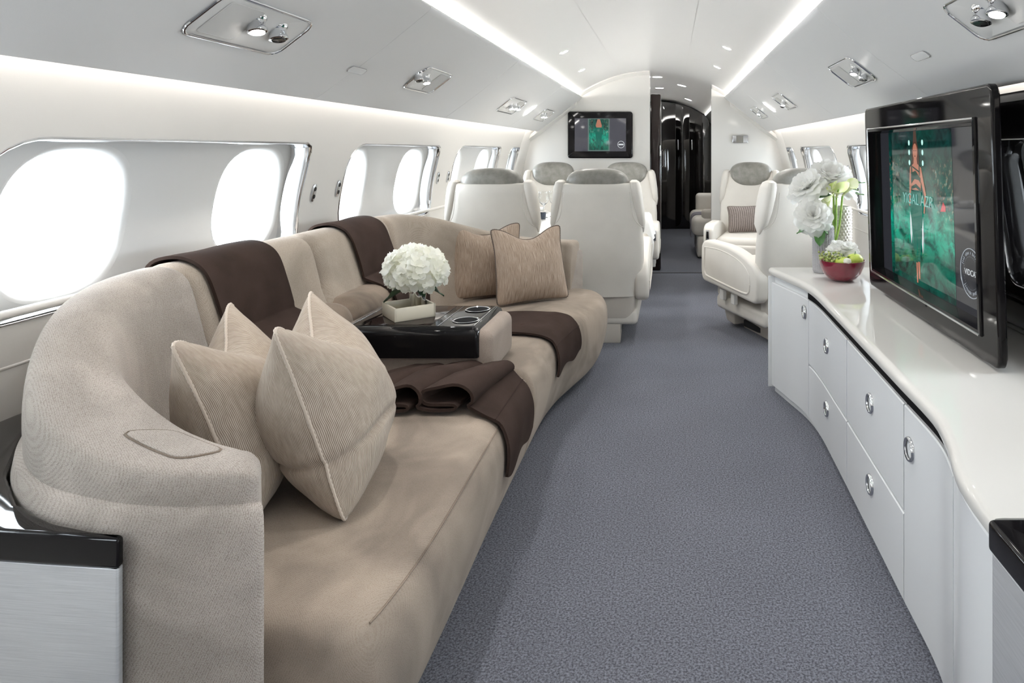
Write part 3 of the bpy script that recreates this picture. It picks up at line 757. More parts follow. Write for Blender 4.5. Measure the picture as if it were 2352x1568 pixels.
fx = .48
multi('stage_lamps', [ell(fx - .10, b_, .014, .018, 14) for b_ in (.925, .862, .795)] + [ell(fx + .115, b_, .014, .018, 14) for b_ in (.925, .862, .795)], 'scr_lamp', .0050)
multi('red_coat', [[(.83, .515), (.90, .52), (.90, .55), (.87, .575)]], 'scr_red', .0050)
multi('hair', [[(fx - .02, 1), (fx + .02, 1), (fx + .03, .93), (fx + .055, .88), (fx + .06, .80), (fx + .075, .72), (fx - .08, .72), (fx - .06, .80), (fx - .055, .88), (fx - .03, .93)]], 'scr_hair', .0046)
multi('face', [ell(fx, .865, .036, .055, 22)], 'scr_skin', .0042)
multi('torso', [[(fx - .09, .765), (fx - .03, .79), (fx - .022, .83), (fx + .022, .83), (fx + .03, .79), (fx + .09, .765), (fx + .075, .62), (fx - .075, .62)]], 'scr_skin', .0043)
multi('arm', [[(fx - .09, .765), (fx - .105, .68), (fx - .115, .56), (fx - .12, .51), (fx - .098, .51), (fx - .088, .58), (fx - .07, .70)]], 'scr_skin', .0042)
multi('arm', [[(fx + .09, .765), (fx + .115, .70), (fx + .155, .60), (fx + .125, .48), (fx + .108, .48), (fx + .128, .59), (fx + .07, .70)]], 'scr_skin', .0042)
multi('foot', [[(fx - .002, .2), (fx + .03, .2), (fx + .028, .05), (fx + .006, .05)]], 'scr_skin', .0042)
multi('foot', [[(fx - .03, .15), (fx - .005, .15), (fx - .008, .02), (fx - .028, .02)]], 'scr_skin', .0042)
multi('face_features', [ell(fx - .015, .873, .007, .0035, 10), ell(fx + .015, .873, .007, .0035, 10), ell(fx, .838, .010, .0035, 10), [(fx - .036, .905), (fx, .925), (fx + .036, .905), (fx + .03, .915), (fx, .935), (fx - .03, .915)]], 'scr_hair', .0038)
multi('top', [[(fx - .075, .73), (fx - .04, .735), (fx, .745), (fx + .05, .715), (fx + .078, .70), (fx + .078, .665), (fx + .05, .685), (fx - .02, .69), (fx - .076, .655)],
    [(fx - .07, .64), (fx, .66), (fx + .07, .635), (fx + .075, .615), (fx, .635), (fx - .075, .62)], [(fx - .07, .78), (fx - .055, .785), (fx - .05, .73), (fx - .07, .73)], [(fx + .055, .785), (fx + .07, .78), (fx + .07, .71), (fx + .055, .715)],
    [(fx - .05, .775), (fx + .055, .745), (fx + .055, .735), (fx - .05, .765)]], 'scr_dress', .0038)
multi('trousers', [[(fx - .08, .61), (fx + .08, .61), (fx + .10, .52), (fx + .085, .40), (fx + .055, .25), (fx + .035, .16), (fx + .0, .16), (fx + .0, .36), (fx - .01, .20), (fx - .045, .20), (fx - .075, .36), (fx - .10, .52)]], 'scr_pant', .0034)
multi('light_gap', [[(fx - .105, .48), (fx - .085, .42), (fx - .078, .33), (fx - .095, .26), (fx - .11, .33)], [(fx + .105, .46), (fx + .085, .38), (fx + .075, .28), (fx + .09, .22), (fx + .105, .32)]], 'scr_white', .0030)
rotm = Matrix(((0, 0, -1), (-1, 0, 0), (0, 1, 0))).to_4x4()          # text faces the aisle, reads with +Y to the left
inv_tv = tv.matrix_basis.inverted()
def onscreen(name, body, size, mat, a, b_, d=.0030, sx=1.0):
    p = PIC(a, b_, d)
    return text(name, body, size, mat, scr, Matrix.Translation(inv_tv @ Vector(p)) @ rotm @ Matrix.Diagonal((sx, 1, 1, 1)), .0001)
onscreen('lettering', 'YIGAL AZR', .056, M['scr_text'], .50, .555, .0018, 1.1)
# round badge in the lower corner of the screen
BYc, BZc = 2.073, .841
bd = MB()
for rad, w in ((.075, .0013), (.050, .0)):
    if w: bd.tube([TV(BYc + rad * math.cos(2 * PI * k / 48), BZc + rad * math.sin(2 * PI * k / 48), .0440) for k in range(48)], w, 6, True)
    else:
        for k in range(40): bd.disc(TV(BYc + rad * math.cos(2 * PI * k / 40), BZc + rad * math.sin(2 * PI * k / 40), .0440), .0011, (-1, 0, 0), 8)
build('badge_ring', bd, M['scr_badge'], scr)
text('badge_lettering', 'VIDCAT', .0255, M['scr_white'], scr, Matrix.Translation(inv_tv @ Vector(TV(BYc, BZc, .0440))) @ rotm, .0001)
for a0, a1, n_, gaps in ((158, 28, 20, (4, 9, 11)), (222, 318, 16, (8,))):
    bm2 = MB()
    for k in range(n_):
        if k in gaps: continue
        a = math.radians(a0 + (a1 - a0) * k / (n_ - 1)); h_ = .0035 if k % 3 else .0048
        u_ = (-math.cos(a), math.sin(a))
        bm2.tube([TV(BYc + u_[0] * (.0615 - h_), BZc + u_[1] * (.0615 - h_), .0440), TV(BYc + u_[0] * (.0615 + h_), BZc + u_[1] * (.0615 + h_), .0440)], .0009, 5)
    build('badge_marks', bm2, M['scr_badge'], scr)['kind'] = 'stuff'
dt = MB(); dt.disc(TV(2.33, .688, -.001), .007, (-1, 0, 0)); build('sensor', dt, M['gap'], tv, fix=False)
ft = MB(); ft.box((TVX + .06, 2.55, TOPZ + .0165), (.08, .6, .03), .006); build('stand', ft, M['black'], tv)

# black gloss side wall pod behind the television, with a window reveal
pod = thing('black_wall_pod', 'tall piano black wall surround behind the television at the window', 'wall surround', (1.25, 2.0, TOPZ))
pb = MB()
def podring(y0, y1, z0, z1, r, dx):
    return [((wallx((z0 + z1) / 2 + b_) - .10 + dx), (y0 + y1) / 2 + a, (z0 + z1) / 2 + b_) for a, b_ in rrect(y1 - y0, z1 - z0, r, 8)]
hole_p = (1.50, 2.205, .80, 1.245)
pb.loft([podring(*hole_p, .07, .10), podring(*hole_p, .07, .02), podring(1.492, 2.213, .792, 1.253, .074, .0), podring(1.2, 2.75, .70, 1.34, .08, .0), podring(1.14, 2.80, .645, 1.385, .09, .03), podring(1.13, 2.81, .635, 1.39, .09, .085)], True, False, False)
build('surround', pb, M['black'], pod)
pc = MB(); pc.tube(podring(1.494, 2.211, .794, 1.251, .072, .0), .006, 8, True); build('chrome_trim', pc, M['chrome'], pod)

# ------------------------------------------------------------------ screen on the left bulkhead
bm_ = thing('wall_monitor', 'small black framed monitor on the left bulkhead showing a green picture', 'monitor', (-.525, YB, 1.367))
BX0, BX1, BZ0, BZ1 = -.843, -.203, 1.137, 1.596
def fr(x0, x1, z0, z1, r, y): return [((x0 + x1) / 2 + a, y, (z0 + z1) / 2 + b_) for a, b_ in rrect(x1 - x0, z1 - z0, r, 5)]
f = MB(); ix0, ix1, iz0, iz1 = -.775, -.268, 1.205, 1.53
f.loft([fr(ix0, ix1, iz0, iz1, .004, YB - .022), fr(ix0, ix1, iz0, iz1, .004, YB - .034), fr(BX0 + .012, BX1 - .012, BZ0 + .012, BZ1 - .012, .02, YB - .036), fr(BX0, BX1, BZ0, BZ1, .026, YB - .026), fr(BX0, BX1, BZ0, BZ1, .026, YB - .001)], True, False, False)
build('frame', f, M['black'], bm_)
def bq(x0, x1, z0, z1, y):
    q = MB(); q.add([(x0, y, z0), (x1, y, z0), (x1, y, z1), (x0, y, z1)], [(0, 1, 2, 3)]); return q
bs = build('screen', bq(ix0, ix1, iz0, iz1, YB - .024), M['scr_grey'], bm_, fix=False)
px0, px1, pz0, pz1 = -.645, -.43, 1.207, 1.528
build('picture_border', bq(px0, px1, pz0, pz1, YB - .0246), M['scr_crowd'], bs, fix=False)
build('picture', bq(px0 + .012, px1 - .012, pz0 + .01, pz1 - .006, YB - .0252), M['scr_green'], bs, fix=False, uv=[(0, .1), (1, .1), (1, .75), (0, .75)])
xc = (px0 + px1) / 2
def bp(polys, mat, name, y):
    q = MB()
    for p in polys: q.add([(xc + a, y, b_) for a, b_ in p], [tuple(range(len(p)))])
    return build(name, q, M[mat], bs, fix=False)
bp([[(-.012, 1.520), (.012, 1.520), (.03, 1.46), (.025, 1.40), (.012, 1.43), (-.02, 1.43), (-.03, 1.46)]], 'scr_skin', 'figure', YB - .0258)
bp([[(-.028, 1.44), (.028, 1.44), (.034, 1.38), (.02, 1.24), (.004, 1.24), (0, 1.34), (-.006, 1.24), (-.022, 1.24), (-.034, 1.38)]], 'scr_pant', 'trousers', YB - .0264)
rb = MB(); rb.tube([(-.318 + .033 * math.cos(2 * PI * k / 32), YB - .025, 1.272 + .033 * math.sin(2 * PI * k / 32)) for k in range(32)], .002, 6, True)
rb.add([(-.318 + a, YB - .0252, 1.272 + b_) for a, b_ in ((-.024, -.007), (.024, -.007), (.024, .007), (-.024, .007))], [(0, 1, 2, 3)])
build('badge_ring', rb, M['scr_white'], bs, fix=False)

# little plate on the right bulkhead
pl = thing('wall_plate', 'small chrome and beige indicator plate on the right bulkhead', 'plate', (.86, YB, 1.325))
b = MB(); b.box((.86, YB - .008, 1.325), (.155, .016, .075), .006); build('plate', b, M['chrome_soft'], pl)
b = MB(); b.box((.855, YB - .017, 1.325), (.07, .006, .066), .002); build('window', b, plain('smoky_lens', (.22, .21, .19), .3), pl)

# ------------------------------------------------------------------ passage beyond the door: black gloss joinery
def gloss_panel(name, label, cat, x0, x1, y0, y1, z1, mat, arch=False):
    mb = MB()
    if not arch: mb.box(((x0 + x1) / 2, (y0 + y1) / 2, z1 / 2), (x1 - x0, y1 - y0, z1), .006)
    return tag(build(name, mb, mat), label, cat)
dr = thing('sliding_door', 'dark brown gloss sliding door edge at the left of the doorway', 'door', (.02, 6.93, 0))
b = MB(); b.box((.02, 6.95, .892), (.10, .12, 1.78), .012); build('leaf', b, M['espresso'], dr)
b = MB(); b.box((.072, 6.95, .892), (.006, .02, 1.76), .002); build('seal', b, M['chrome_soft'], dr)
b = MB(); b.box((.068, 6.90, 1.21), (.016, .03, .11), .004); build('handle', b, M['chrome'], dr)
def wardrobe(name, label, x0, x1, yf):
    r = thing(name, label, 'wardrobe', ((x0 + x1) / 2, yf + .1, 0))
    mb = MB(); xs = np.linspace(x0, x1, 12)
    mb.loft([[(x, y, section(x) - .03) for x in xs] + [(x, y, 0.0) for x in xs[::-1]] for y in (yf + .02, 10.895)], True, True, True)
    build('carcass', mb, M['black_lux'], r, angle=30)
    return r
w1 = wardrobe('black_wardrobe', 'tall piano black wardrobe closing the end of the passage', -.30, 1.15, 10.55)
for i, (a, b_, bow) in enumerate(((-.28, .245, .07), (.25, .46, .025), (.464, 1.13, .04))):
    mb = MB(); xs = np.linspace(a, b_, 14)
    mb.loft([[(x, 10.56 - bow * math.sin(PI * (x - a) / (b_ - a)), 0.012 + (section(x) - .06) * t) for x in xs] for t in np.linspace(0, 1, 6)], False, False, False)
    dd = build('door', mb, M['black_lux'], w1, angle=60)
    hb = MB(); hb.box((a + .035, 10.54, 1.30), (.02, .03, .16), .005); build('handle', hb, M['chrome'], dd)
ld_ = thing('black_cabinet', 'piano black galley cabinet along the left side of the passage', 'cabinet', (-.55, 9, 0))
b = MB(); b.box((-.29, 9.0, .85), (.66, 2.9, 1.70), .01); build('body', b, M['black'], ld_)
b = MB(); b.box((.045, 8.3, .86), (.012, 1.2, 1.6), .004); build('door', b, M['espresso'], ld_)
b = MB(); b.tube([(.06, 8.75, 1.0), (.075, 8.75, 1.02), (.075, 8.75, 1.2), (.06, 8.75, 1.22)], .006, 8); build('handle', b, M['chrome'], ld_)
# divan glimpsed through the door, with a throw on it
dv = thing('cream_divan', 'cream leather divan glimpsed through the doorway on the right', 'divan', (.8, 8.2, 0))
b = MB(); b.box((.80, 8.15, .13), (.66, 1.0, .24), .03); build('base', b, M['leather'], dv)
b = MB(); b.box((.79, 8.15, .36), (.76, 1.02, .22), .07, 5); build('seat_cushion', b, M['leather'], dv)
b = MB(); b.box((.82, 8.72, .47), (.66, .14, .40), .05, 5); build('arm', b, M['leather'], dv)
b = MB(); b.box((1.18, 8.2, .66), (.14, 1.1, .5), .06, 5); build('backrest', b, M['leather'], dv)
b = MB(); b.box((.70, 7.72, .47), (.36, .12, .16), .04, 5); build('armrest', b, M['leather_dk'], dv)
# ------------------------------------------------------------------ club seats
def club_seat(label, loc, rz):
    r = thing('club_seat', label, 'seat', (0, 0, 0), 0, None)
    lw = dict(world=False)
    # back: shell lofted upwards, slightly reclined; ring runs round a rounded box
    def ring(w, d, z, y, p=4.5, n=48, belly=0.0):
        return [(a, y + b_ - belly * (1 - (2 * a / w) ** 2) * (1 if b_ < 0 else 0), z) for a, b_ in sell(w, d, p, n)]
    b = MB(); zs = [(.30, .47, .11, -.275), (.40, .50, .125, -.28), (.46, .555, .135, -.285), (.52, .575, .14, -.29), (.62, .575, .145, -.30), (.74, .56, .145, -.31), (.86, .53, .14, -.322), (.94, .505, .13, -.332), (.985, .485, .12, -.338), (1.005, .465, .10, -.341), (1.012, .43, .07, -.342)]
    b.loft([ring(w, d, z, y, 4.2, 48, .018) for z, w, d, y in zs]); build('backrest', b, M['leather'], r, **lw)
    # side wings rising beside the head cushion
    for s in (-1, 1):
        w_ = MB(); rings = []
        for z, x, wd, dp, y in ((.70, .283, .012, .02, -.31), (.76, .270, .055, .125, -.315), (.85, .257, .068, .150, -.325), (.93, .244, .074, .152, -.334), (.985, .235, .076, .140, -.340), (1.018, .230, .062, .11, -.344), (1.030, .228, .03, .05, -.346)):
            rings.append([(s * x + a, y + .01 + b_, z) for a, b_ in sell(wd, dp, 2.8, 24)])
        w_.loft(rings); build('wing', w_, M['leather'], r, **lw)
    sm = MB(); 
    for s in (-1, 1): sm.tube(catmull([(s * .292, -.375, .735), (s * .262, -.395, .755), (s * .228, -.402, .80), (s * .213, -.408, .87), (s * .205, -.412, .96)], 5), .0022, 6)
    build('seam', sm, M['leather_dk'], r, **lw)
    # head cushion
    h = MB()
    def hp(u, v):
        a = 2 * PI * u; e = -PI / 2 + PI * v
        cx = math.copysign(abs(math.cos(a)) ** .7, math.cos(a)); sx_ = math.copysign(abs(math.sin(a)) ** .8, math.sin(a))
        ce = abs(math.cos(e)) ** .55
        z = math.copysign(abs(math.sin(e)) ** .8, math.sin(e))
        wid = .198 * (1.0 if z > 0 else 1 - .26 * z * z)
        return (wid * cx * ce, -.322 + .083 * sx_ * ce - .02 * z, .995 + (.098 if z > 0 else .115) * z + (.012 * math.cos(PI * cx * ce / 2) if z > 0 else 0))
    h.grid(hp, 48, 20); build('headrest', h, M['headrest'], r, **lw)
    hs = MB(); hs.tube([(.16 * math.cos(t), -.255 + .0 * t, .985 + .0 + .088 * math.sin(t)) for t in np.linspace(PI, 2 * PI, 16)], .001, 5); build('headrest_seam', hs, M['leather_dk'], r, **lw)
    # lower back cover, plinth, pedestal
    c = MB(); c.loft([ring(w, d, z, y, 6, 40) for z, w, d, y in ((.16, .44, .10, -.262), (.20, .455, .11, -.265), (.36, .475, .118, -.268), (.425, .485, .118, -.272))]); build('lower_back_cover', c, M['leather_dk'], r, **lw)
    p_ = MB(); p_.box((0, .02, .165), (.50, .66, .10), .03, 4); build('plinth', p_, M['leather'], r, **lw)
    f = MB(); f.prism([(-.14, -.30), (.14, -.30), (.12, .18), (-.12, .18)], 0.0, .125, 'z', .008); build('pedestal', f, M['leather_dk'], r, **lw)
    k = MB(); k.prism(rnd([(.19, .02), (.30, .03), (.40, .22), (.36, .26), (.20, .24)], .015), -.19, .19, 'x', .01)
    build('foot_fairing', k, M['leather_dk'], r, **lw)
    g = MB(); g.box((0, -.04, .035), (.26, .42, .05), .01); build('floor_track', g, M['black_matt'], r, **lw)
    # seat cushion and leg rest
    q = MB(); q.box((0, .06, .395), (.47, .60, .15), .055, 5); build('seat_cushion', q, M['leather'], r, **lw)
    q = MB(); q.box((0, .345, .30), (.46, .07, .22), .03, 4); build('leg_rest', q, M['leather'], r, **lw)
    # arm pods with an embossed side panel
    prof = rnd([(-.33, .27), (.43, .295), (.455, .36), (.45, .555), (.38, .59), (.05, .588), (-.12, .565), (-.30, .505), (-.345, .44)], [.06, .05, .04, .04, .05, .1, .1, .06, .05], 6)
    for s in (-1, 1):
        a = MB(); a.prism(prof, s * .232, s * .318, 'x', .022, 4); ao = build('arm', a, M['leather'], r, **lw)
        i_ = MB(); path = catmull([(s * .3175, .385, .535), (s * .3175, .392, .40), (s * .3175, .375, .352), (s * .3175, .32, .338), (s * .3175, .05, .325), (s * .3175, -.17, .318), (s * .3175, -.235, .335), (s * .3175, -.25, .385)], 6)
        i_.tube(path, .007, 8); i_.tube(catmull([(s * .3175, .385, .535), (s * .3175, .20, .545), (s * .3175, .0, .532), (s * .3175, -.16, .495), (s * .3175, -.24, .44), (s * .3175, -.25, .385)], 6), .004, 8); build('embossed_panel', i_, M['leather'], ao, **lw)
        t = MB(); t.box((s * .28, .452, .50), (.030, .008, .085), .003); build('control_panel', t, M['chrome_soft'], ao, **lw)
        t = MB(); t.box((s * .28, .4555, .50), (.018, .006, .06), .002); build('control_display', t, M['black'], ao, **lw)
    for s in (-1, 1):
        v = MB()
        for y in (.04, .20): v.box((s * .27, y, .235), (.03, .05, .07), .006)
        build('bracket', v, M['white'], r, **lw)
    return r
seat0 = club_seat('cream leather club seat seen from behind, nearest the doorway aisle behind the divan', (0, 0, 0), 0)
G_ = 'cream leather club seats'
seat0['group'] = G_
seat0.location = (-.285, 4.60, 0); seat0.rotation_euler = (0, 0, 0)
dup(seat0, (-.945, 4.60, 0), 0, 'cream leather club seat seen from behind, by the left windows', G_)
dup(seat0, (-.945, 6.16, 0), PI, 'cream leather club seat facing aft by the left windows under the wall monitor', G_)
dup(seat0, (-.245, 6.16, 0), PI, 'cream leather club seat facing aft beside the doorway, left of it', G_)
dup(seat0, (.855, 4.57, 0), math.radians(23), 'swivelled cream leather club seat behind the flower vases at the sideboard end', G_)
dup(seat0, (.857, 6.14, 0), math.radians(167), 'cream leather club seat with a ribbed taupe cushion, against the right bulkhead', G_)

# cushion maker: two swollen faces sewn together, chopped at the top, piped along the seam
def pillow_mesh(w, h, t, chop, seed, nu=56):
    crease = seed in (1, 2)
    rs = np.random.RandomState(seed); ph = rs.rand(6) * 6.28
    def outline(a, b_):
        # corners stay out, edges pull in
        x = a * (1 - (.085 + .05 * max(0, b_)) * (1 - b_ * b_)) * w / 2; z = b_ * (1 - .065 * (1 - a * a)) * h / 2
        m_ = 1 - .055 * (a * a * b_ * b_) ** 5; x *= m_; z *= m_
        x += (.012 if crease else 0) * math.exp(-((b_ + .42) / .06) ** 2) * -a * abs(a) ** 3
        if b_ > 0: z -= chop * h * (b_ ** 2.2) * math.exp(-(abs(a) / .52) ** 2.4)
        return x, z
    verts, faces, uv = [], [], []
    gg = np.linspace(-1, 1, 201); prof_ = t / 2 * np.maximum(0, 1 - np.abs(gg) ** 2.6) ** .62
    al = np.r_[0, np.cumsum(np.hypot(np.diff(gg) * w / 2, np.diff(prof_)))]; al /= al[-1]
    arcu = lambda a: float(np.interp(a, gg, al))
    for s in (1, -1):
        o = len(verts)
        for i in range(nu + 1):
            for j in range(nu + 1):
                a = -1 + 2 * i / nu; b_ = -1 + 2 * j / nu
                x, z = outline(a, b_)
                fl = (max(0, 1 - abs(a) ** 2.6) * max(0, 1 - abs(b_) ** 2.6)) ** .62
                if b_ > 0: fl *= 1 - .42 * chop / .2 * b_ ** 1.6
                fl *= 1 - .42 * chop / .2 * math.exp(-((a - .15 * (1 - b_)) / .2) ** 2) * max(0, b_) ** .9
                fl *= 1 - (.13 if crease else 0) * math.exp(-((b_ + .42 + .05 * math.sin(3 * a)) / .035) ** 2) * max(0, 1 - abs(a + .6) * .9)
                wr = .05 * fl * (math.sin(5 * a + 3 * b_ + ph[0] + s) * .5 + math.sin(9 * b_ - 4 * a + ph[1] * s) * .35 + .3 * math.sin(14 * a * b_ + ph[2]))
                edge = math.exp(-((1 - max(abs(a), abs(b_))) / .12) ** 2) * .035 * (math.sin(22 * a + ph[3]) * math.sin(20 * b_ + ph[4]))
                y = s * t / 2 * (fl + wr + edge * fl)
                verts.append((x, y, z)); uv.append((arcu(a) + (.37 if s < 0 else 0), .5 + b_ / 2))
        for i in range(nu):
            for j in range(nu):
                q = (o + i * (nu + 1) + j, o + (i + 1) * (nu + 1) + j, o + (i + 1) * (nu + 1) + j + 1, o + i * (nu + 1) + j + 1)
                faces.append(q if s < 0 else q[::-1])
    rim = []
    k = 30
    for a0, b0, a1, b1 in ((-1, -1, 1, -1), (1, -1, 1, 1), (1, 1, -1, 1), (-1, 1, -1, -1)):
        for i in range(k):
            t_ = i / k; x, z = outline(a0 + (a1 - a0) * t_, b0 + (b1 - b0) * t_); rim.append((x, 0, z))
    return verts, faces, uv, rim
def cushion(name, label, w, h, t, chop, mat, pmat, seed, corner_bl, corner_br, corner_tl, group=None, pr=.0035):
    """placed by three corners: bottom near, bottom far, top near"""
    bl, br, tl = Vector(corner_bl), Vector(corner_br), Vector(corner_tl)
    ex = (br - bl).normalized(); ez = (tl - bl); ez = (ez - ex * ez.dot(ex)).normalized(); ey = ez.cross(ex)
    cen = bl + ex * w / 2 + ez * h / 2
    Mx = Matrix((ex, ey, ez)).transposed().to_4x4(); Mx.translation = cen
    r = bpy.data.objects.new(name, None); COL.objects.link(r); r.empty_display_size = .05
    r.matrix_basis = Mx; r['label'] = label; r['category'] = 'cushion'
    if group: r['group'] = group
    v, f, uv, rim = pillow_mesh(w, h, t, chop, seed)
    mb = MB(); mb.v = v; mb.f = f
    build('cover', mb, mat, r, world=False, uv=uv, angle=75)
    p = MB(); rim2 = resample(rim, 330, True); p.tube([tuple(q) for q in rim2], lambda f_: pr * (1.18 if int(round(f_ * 329)) % 2 else .82), 7, True); build('piping', p, pmat, r, world=False)
    return r
cushion('ribbed_cushion', 'small ribbed taupe cushion on the far right club seat', .34, .24, .10, .0, M['rib'], M['piping_dk'], 9, (1.02, 6.20, .475), (.69, 6.13, .475), (1.035, 6.25, .70))
CG = 'scatter cushions on the divan'
cushion('scatter_cushion', 'beige striped scatter cushion tucked in the near divan corner, behind the other', .42, .43, .23, .21, M['stripe'], M['piping'], 1, (-.70, 1.42, .425), (-.83, 1.82, .425), (-.855, 1.45, .80), CG)
cushion('scatter_cushion', 'large beige striped scatter cushion standing foremost on the near divan seat', .43, .45, .27, .22, M['stripe'], M['piping'], 2, (-.512, 1.43, .425), (-.64, 1.82, .425), (-.652, 1.475, .80), CG)
cushion('scatter_cushion', 'tan scatter cushion with brown piping at the far end, half behind the other', .40, .40, .17, .13, M['strie'], M['piping_dk'], 3, (-.985, 3.54, .43), (-.64, 3.70, .43), (-1.01, 3.63, .80), CG)
cushion('scatter_cushion', 'tan scatter cushion with brown piping foremost at the far divan end', .40, .40, .17, .15, M['strie'], M['piping_dk'], 4, (-.70, 3.41, .43), (-.365, 3.63, .43), (-.735, 3.52, .80), CG)

# ------------------------------------------------------------------ the long divan
sofa = thing('divan', 'long curved taupe chenille divan with wrap-round arms along the left windows', 'divan', (-.85, 2.53, 0))
YC = 2.53
near = [(-.525, 1.094, -.578, 1.195, .698, 0.0), (-.62, 1.088, -.665, 1.235, .702, .0), (-.74, 1.105, -.755, 1.29, .712, .08), (-.90, 1.165, -.845, 1.36, .745, .3), (-1.04, 1.275, -.925, 1.44, .80, .6), (-1.16, 1.43, -.98, 1.565, .862, .88), (-1.25, 1.61, -1.01, 1.715, .893, 1.0), (-1.29, 1.80, -1.02, 1.86, .90, 1.0), (-1.298, 2.1, -1.022, 2.1, .90, 1.0)]
def far_(p, dx):
    k = max(0, 1 - p[5]); return (p[0] + dx * k, 5.055 - p[1], p[2] + dx * k, 5.055 - p[3], p[4], p[5])
KEY = near + [(-1.30, 2.53, -1.022, 2.53, .90, 1.0)] + [far_(p, .145) for p in near[::-1]]
CURV = catmull(KEY, 14)                                 # dense plan curve
A_N = [0, -.012, .02, .10, .30, .62, .88, .985, 1.0, 1.0, 1.0]; A_F = [0, .45, .80, .97, 1.04, 1.03, .95, .72, .2, -.4, -1.0]
B_N = [0, -.005, .015, .075, .20, .38, .54, .64, .735, .90, 1.0]; B_F = [0, .45, .76, .94, 1.0, .99, .86, .52, .08, -.45, -1.0]
def sect(row, per=3, nrm=0.0):
    ox, oy, ix, iy, zt, t = row
    O = Vector((ox, oy, 0)); I = Vector((ix, iy, 0)); pts = []
    for k in range(11):
        n = A_N[k] * (1 - t) + B_N[k] * t; f = A_F[k] * (1 - t) + B_F[k] * t
        z = .64 + (zt - .64) * f if f >= 0 else .64 + .26 * f
        p = O + (I - O) * n; pts.append((p.x, p.y, z))
    return catmull(pts, per)
def shrink(ring, amt):
    c = ring.mean(0); d = ring - c; l = np.linalg.norm(d, axis=1)[:, None] + 1e-9
    return ring - d / l * amt
def dense_between(k0, k1):
    return CURV[k0 * 14:k1 * 14 + 1]
def idx_at_y(y):  # on the straight of the back
    for i in range(60, len(CURV) - 60):
        if CURV[i][1] >= y and CURV[i][5] > .97: return i
i1, i2, i3 = idx_at_y(1.85), idx_at_y(2.53), idx_at_y(3.21)
def cushion_run(name, a, b_, tip0, tip1, mat):
    rows = CURV[a:b_ + 1]; rings = [sect(r) for r in rows]
    # rounded seam ends: rings squeeze in over the last 2 cm
    arc_ = np.r_[0, np.cumsum(np.linalg.norm(np.diff(rows[:, :2], axis=0), axis=1))]; tot = arc_[-1]
    R = .036; out = []
    for r_, s in zip(rings, arc_):
        e = min(s if not tip0 else 9, tot - s if not tip1 else 9)
        amt = R * (1 - math.sqrt(max(0, 1 - (1 - min(e, R) / R) ** 2))) if e < R else 0
        out.append(shrink(r_, amt * .75))
    def tip(ring, d):
        res = []; rr = .034
        for k in range(1, 8):
            a_ = k / 7 * PI / 2; q = shrink(ring, rr * (1 - math.cos(a_))); q = q + np.array(d) * rr * math.sin(a_); res.append(q)
        return res
    if tip0: out = tip(out[0], (1, .0, 0))[::-1] + out
    if tip1: out = out + tip(out[-1], (1, .0, 0))
    mb = MB(); mb.loft([[tuple(p) for p in r_] for r_ in out], True, True, True)
    return build(name, mb, mat, sofa, angle=60)
cushion_run('arm_cushion', 0, i1, True, False, M['sofa'])
cushion_run('back_cushion', i1, i2, False, False, M['sofa_back'])
cushion_run('back_cushion', i2, i3, False, False, M['sofa_back'])
cushion_run('arm_cushion', i3, len(CURV) - 1, False, True, M['sofa_back'])
# lower upholstered shell carrying the cushions round the outside
def shell(rows, t0, t1):
    out = []
    for ox, oy, ix, iy, zt, t in rows:
        O = np.array((ox, oy)); I = np.array((ix, iy)); d = I - O; w = np.linalg.norm(d); d = d / w
        w2 = w * (1 - .35 * t)
        P = lambda n, z: (*(O + d * n), z)
        sec = np.array([P(-.014, .0), P(-.014, .2), P(-.014, .4), P(-.016, .56), P(-.017, .61), P(-.012, .638), P(.002, .65), P(.02, .648), P(w2 * .5, .64), P(w2 - .02, .648), P(w2 - .004, .64), P(w2, .60), P(w2, .4), P(w2, .2), P(w2, 0)])
        for q in sec: q[0] = max(q[0], -(wallx(q[2]) - .008))
        out.append(sec)
    def tip(ring, d):
        res = []; rr = .034; c = ring.mean(0)
        for k in range(1, 8):
            a_ = k / 7 * PI / 2; q = ring.copy(); q[:, 1] = c[1] + (q[:, 1] - c[1]) * (1 - .34 * (1 - math.cos(a_))); q[:, 2] -= (q[:, 2] > .55) * .012 * (1 - math.cos(a_)); q[:, 0] += rr * math.sin(a_); res.append(q)
        return res
    if t0: out = tip(out[0], 1)[::-1] + out
    if t1: out = out + tip(out[-1], 1)
    mb = MB(); mb.loft([[tuple(p) for p in r_] for r_ in out], True, True, True); return mb
build('outer_shell', shell(CURV, True, True), M['sofa'], sofa, angle=50)
# soft flap on the near arm top
fl = MB(); quad = resample(rnd([(-.790, 1.190), (-.728, 1.236), (-.590, 1.168), (-.640, 1.125)], .025, 4), 40, True)
from mathutils.bvhtree import BVHTree
arm_o = [o for o in sofa.children if o.name == 'arm_cushion'][0]
off_ = Vector(sofa.location)
bvh = BVHTree.FromPolygons([v.co + off_ for v in arm_o.data.vertices], [p.vertices[:] for p in arm_o.data.polygons])
def padz(x, y):
    h = bvh.ray_cast(Vector((x, y, 2)), Vector((0, 0, -1)))[0]; return h.z if h else .70
qc = np.mean(quad, 0)
def pring(k, dz): return [(*(qc + (np.array(p) - qc) * k), padz(*(qc + (np.array(p) - qc) * k)) + dz) for p in quad]
fl.loft([pring(1.0, -.004), pring(1.0, .0005), pring(.975, .0028), pring(.9, .0034), pring(.6, .0036), pring(.2, .0036)], True, False, True)
build('arm_pad', fl, M['sofa'], sofa)
gr = MB(); gr.tube(pring(1.02, .0002), .0022, 6, True); build('arm_pad_seam', gr, M['sofa_roll'], sofa)
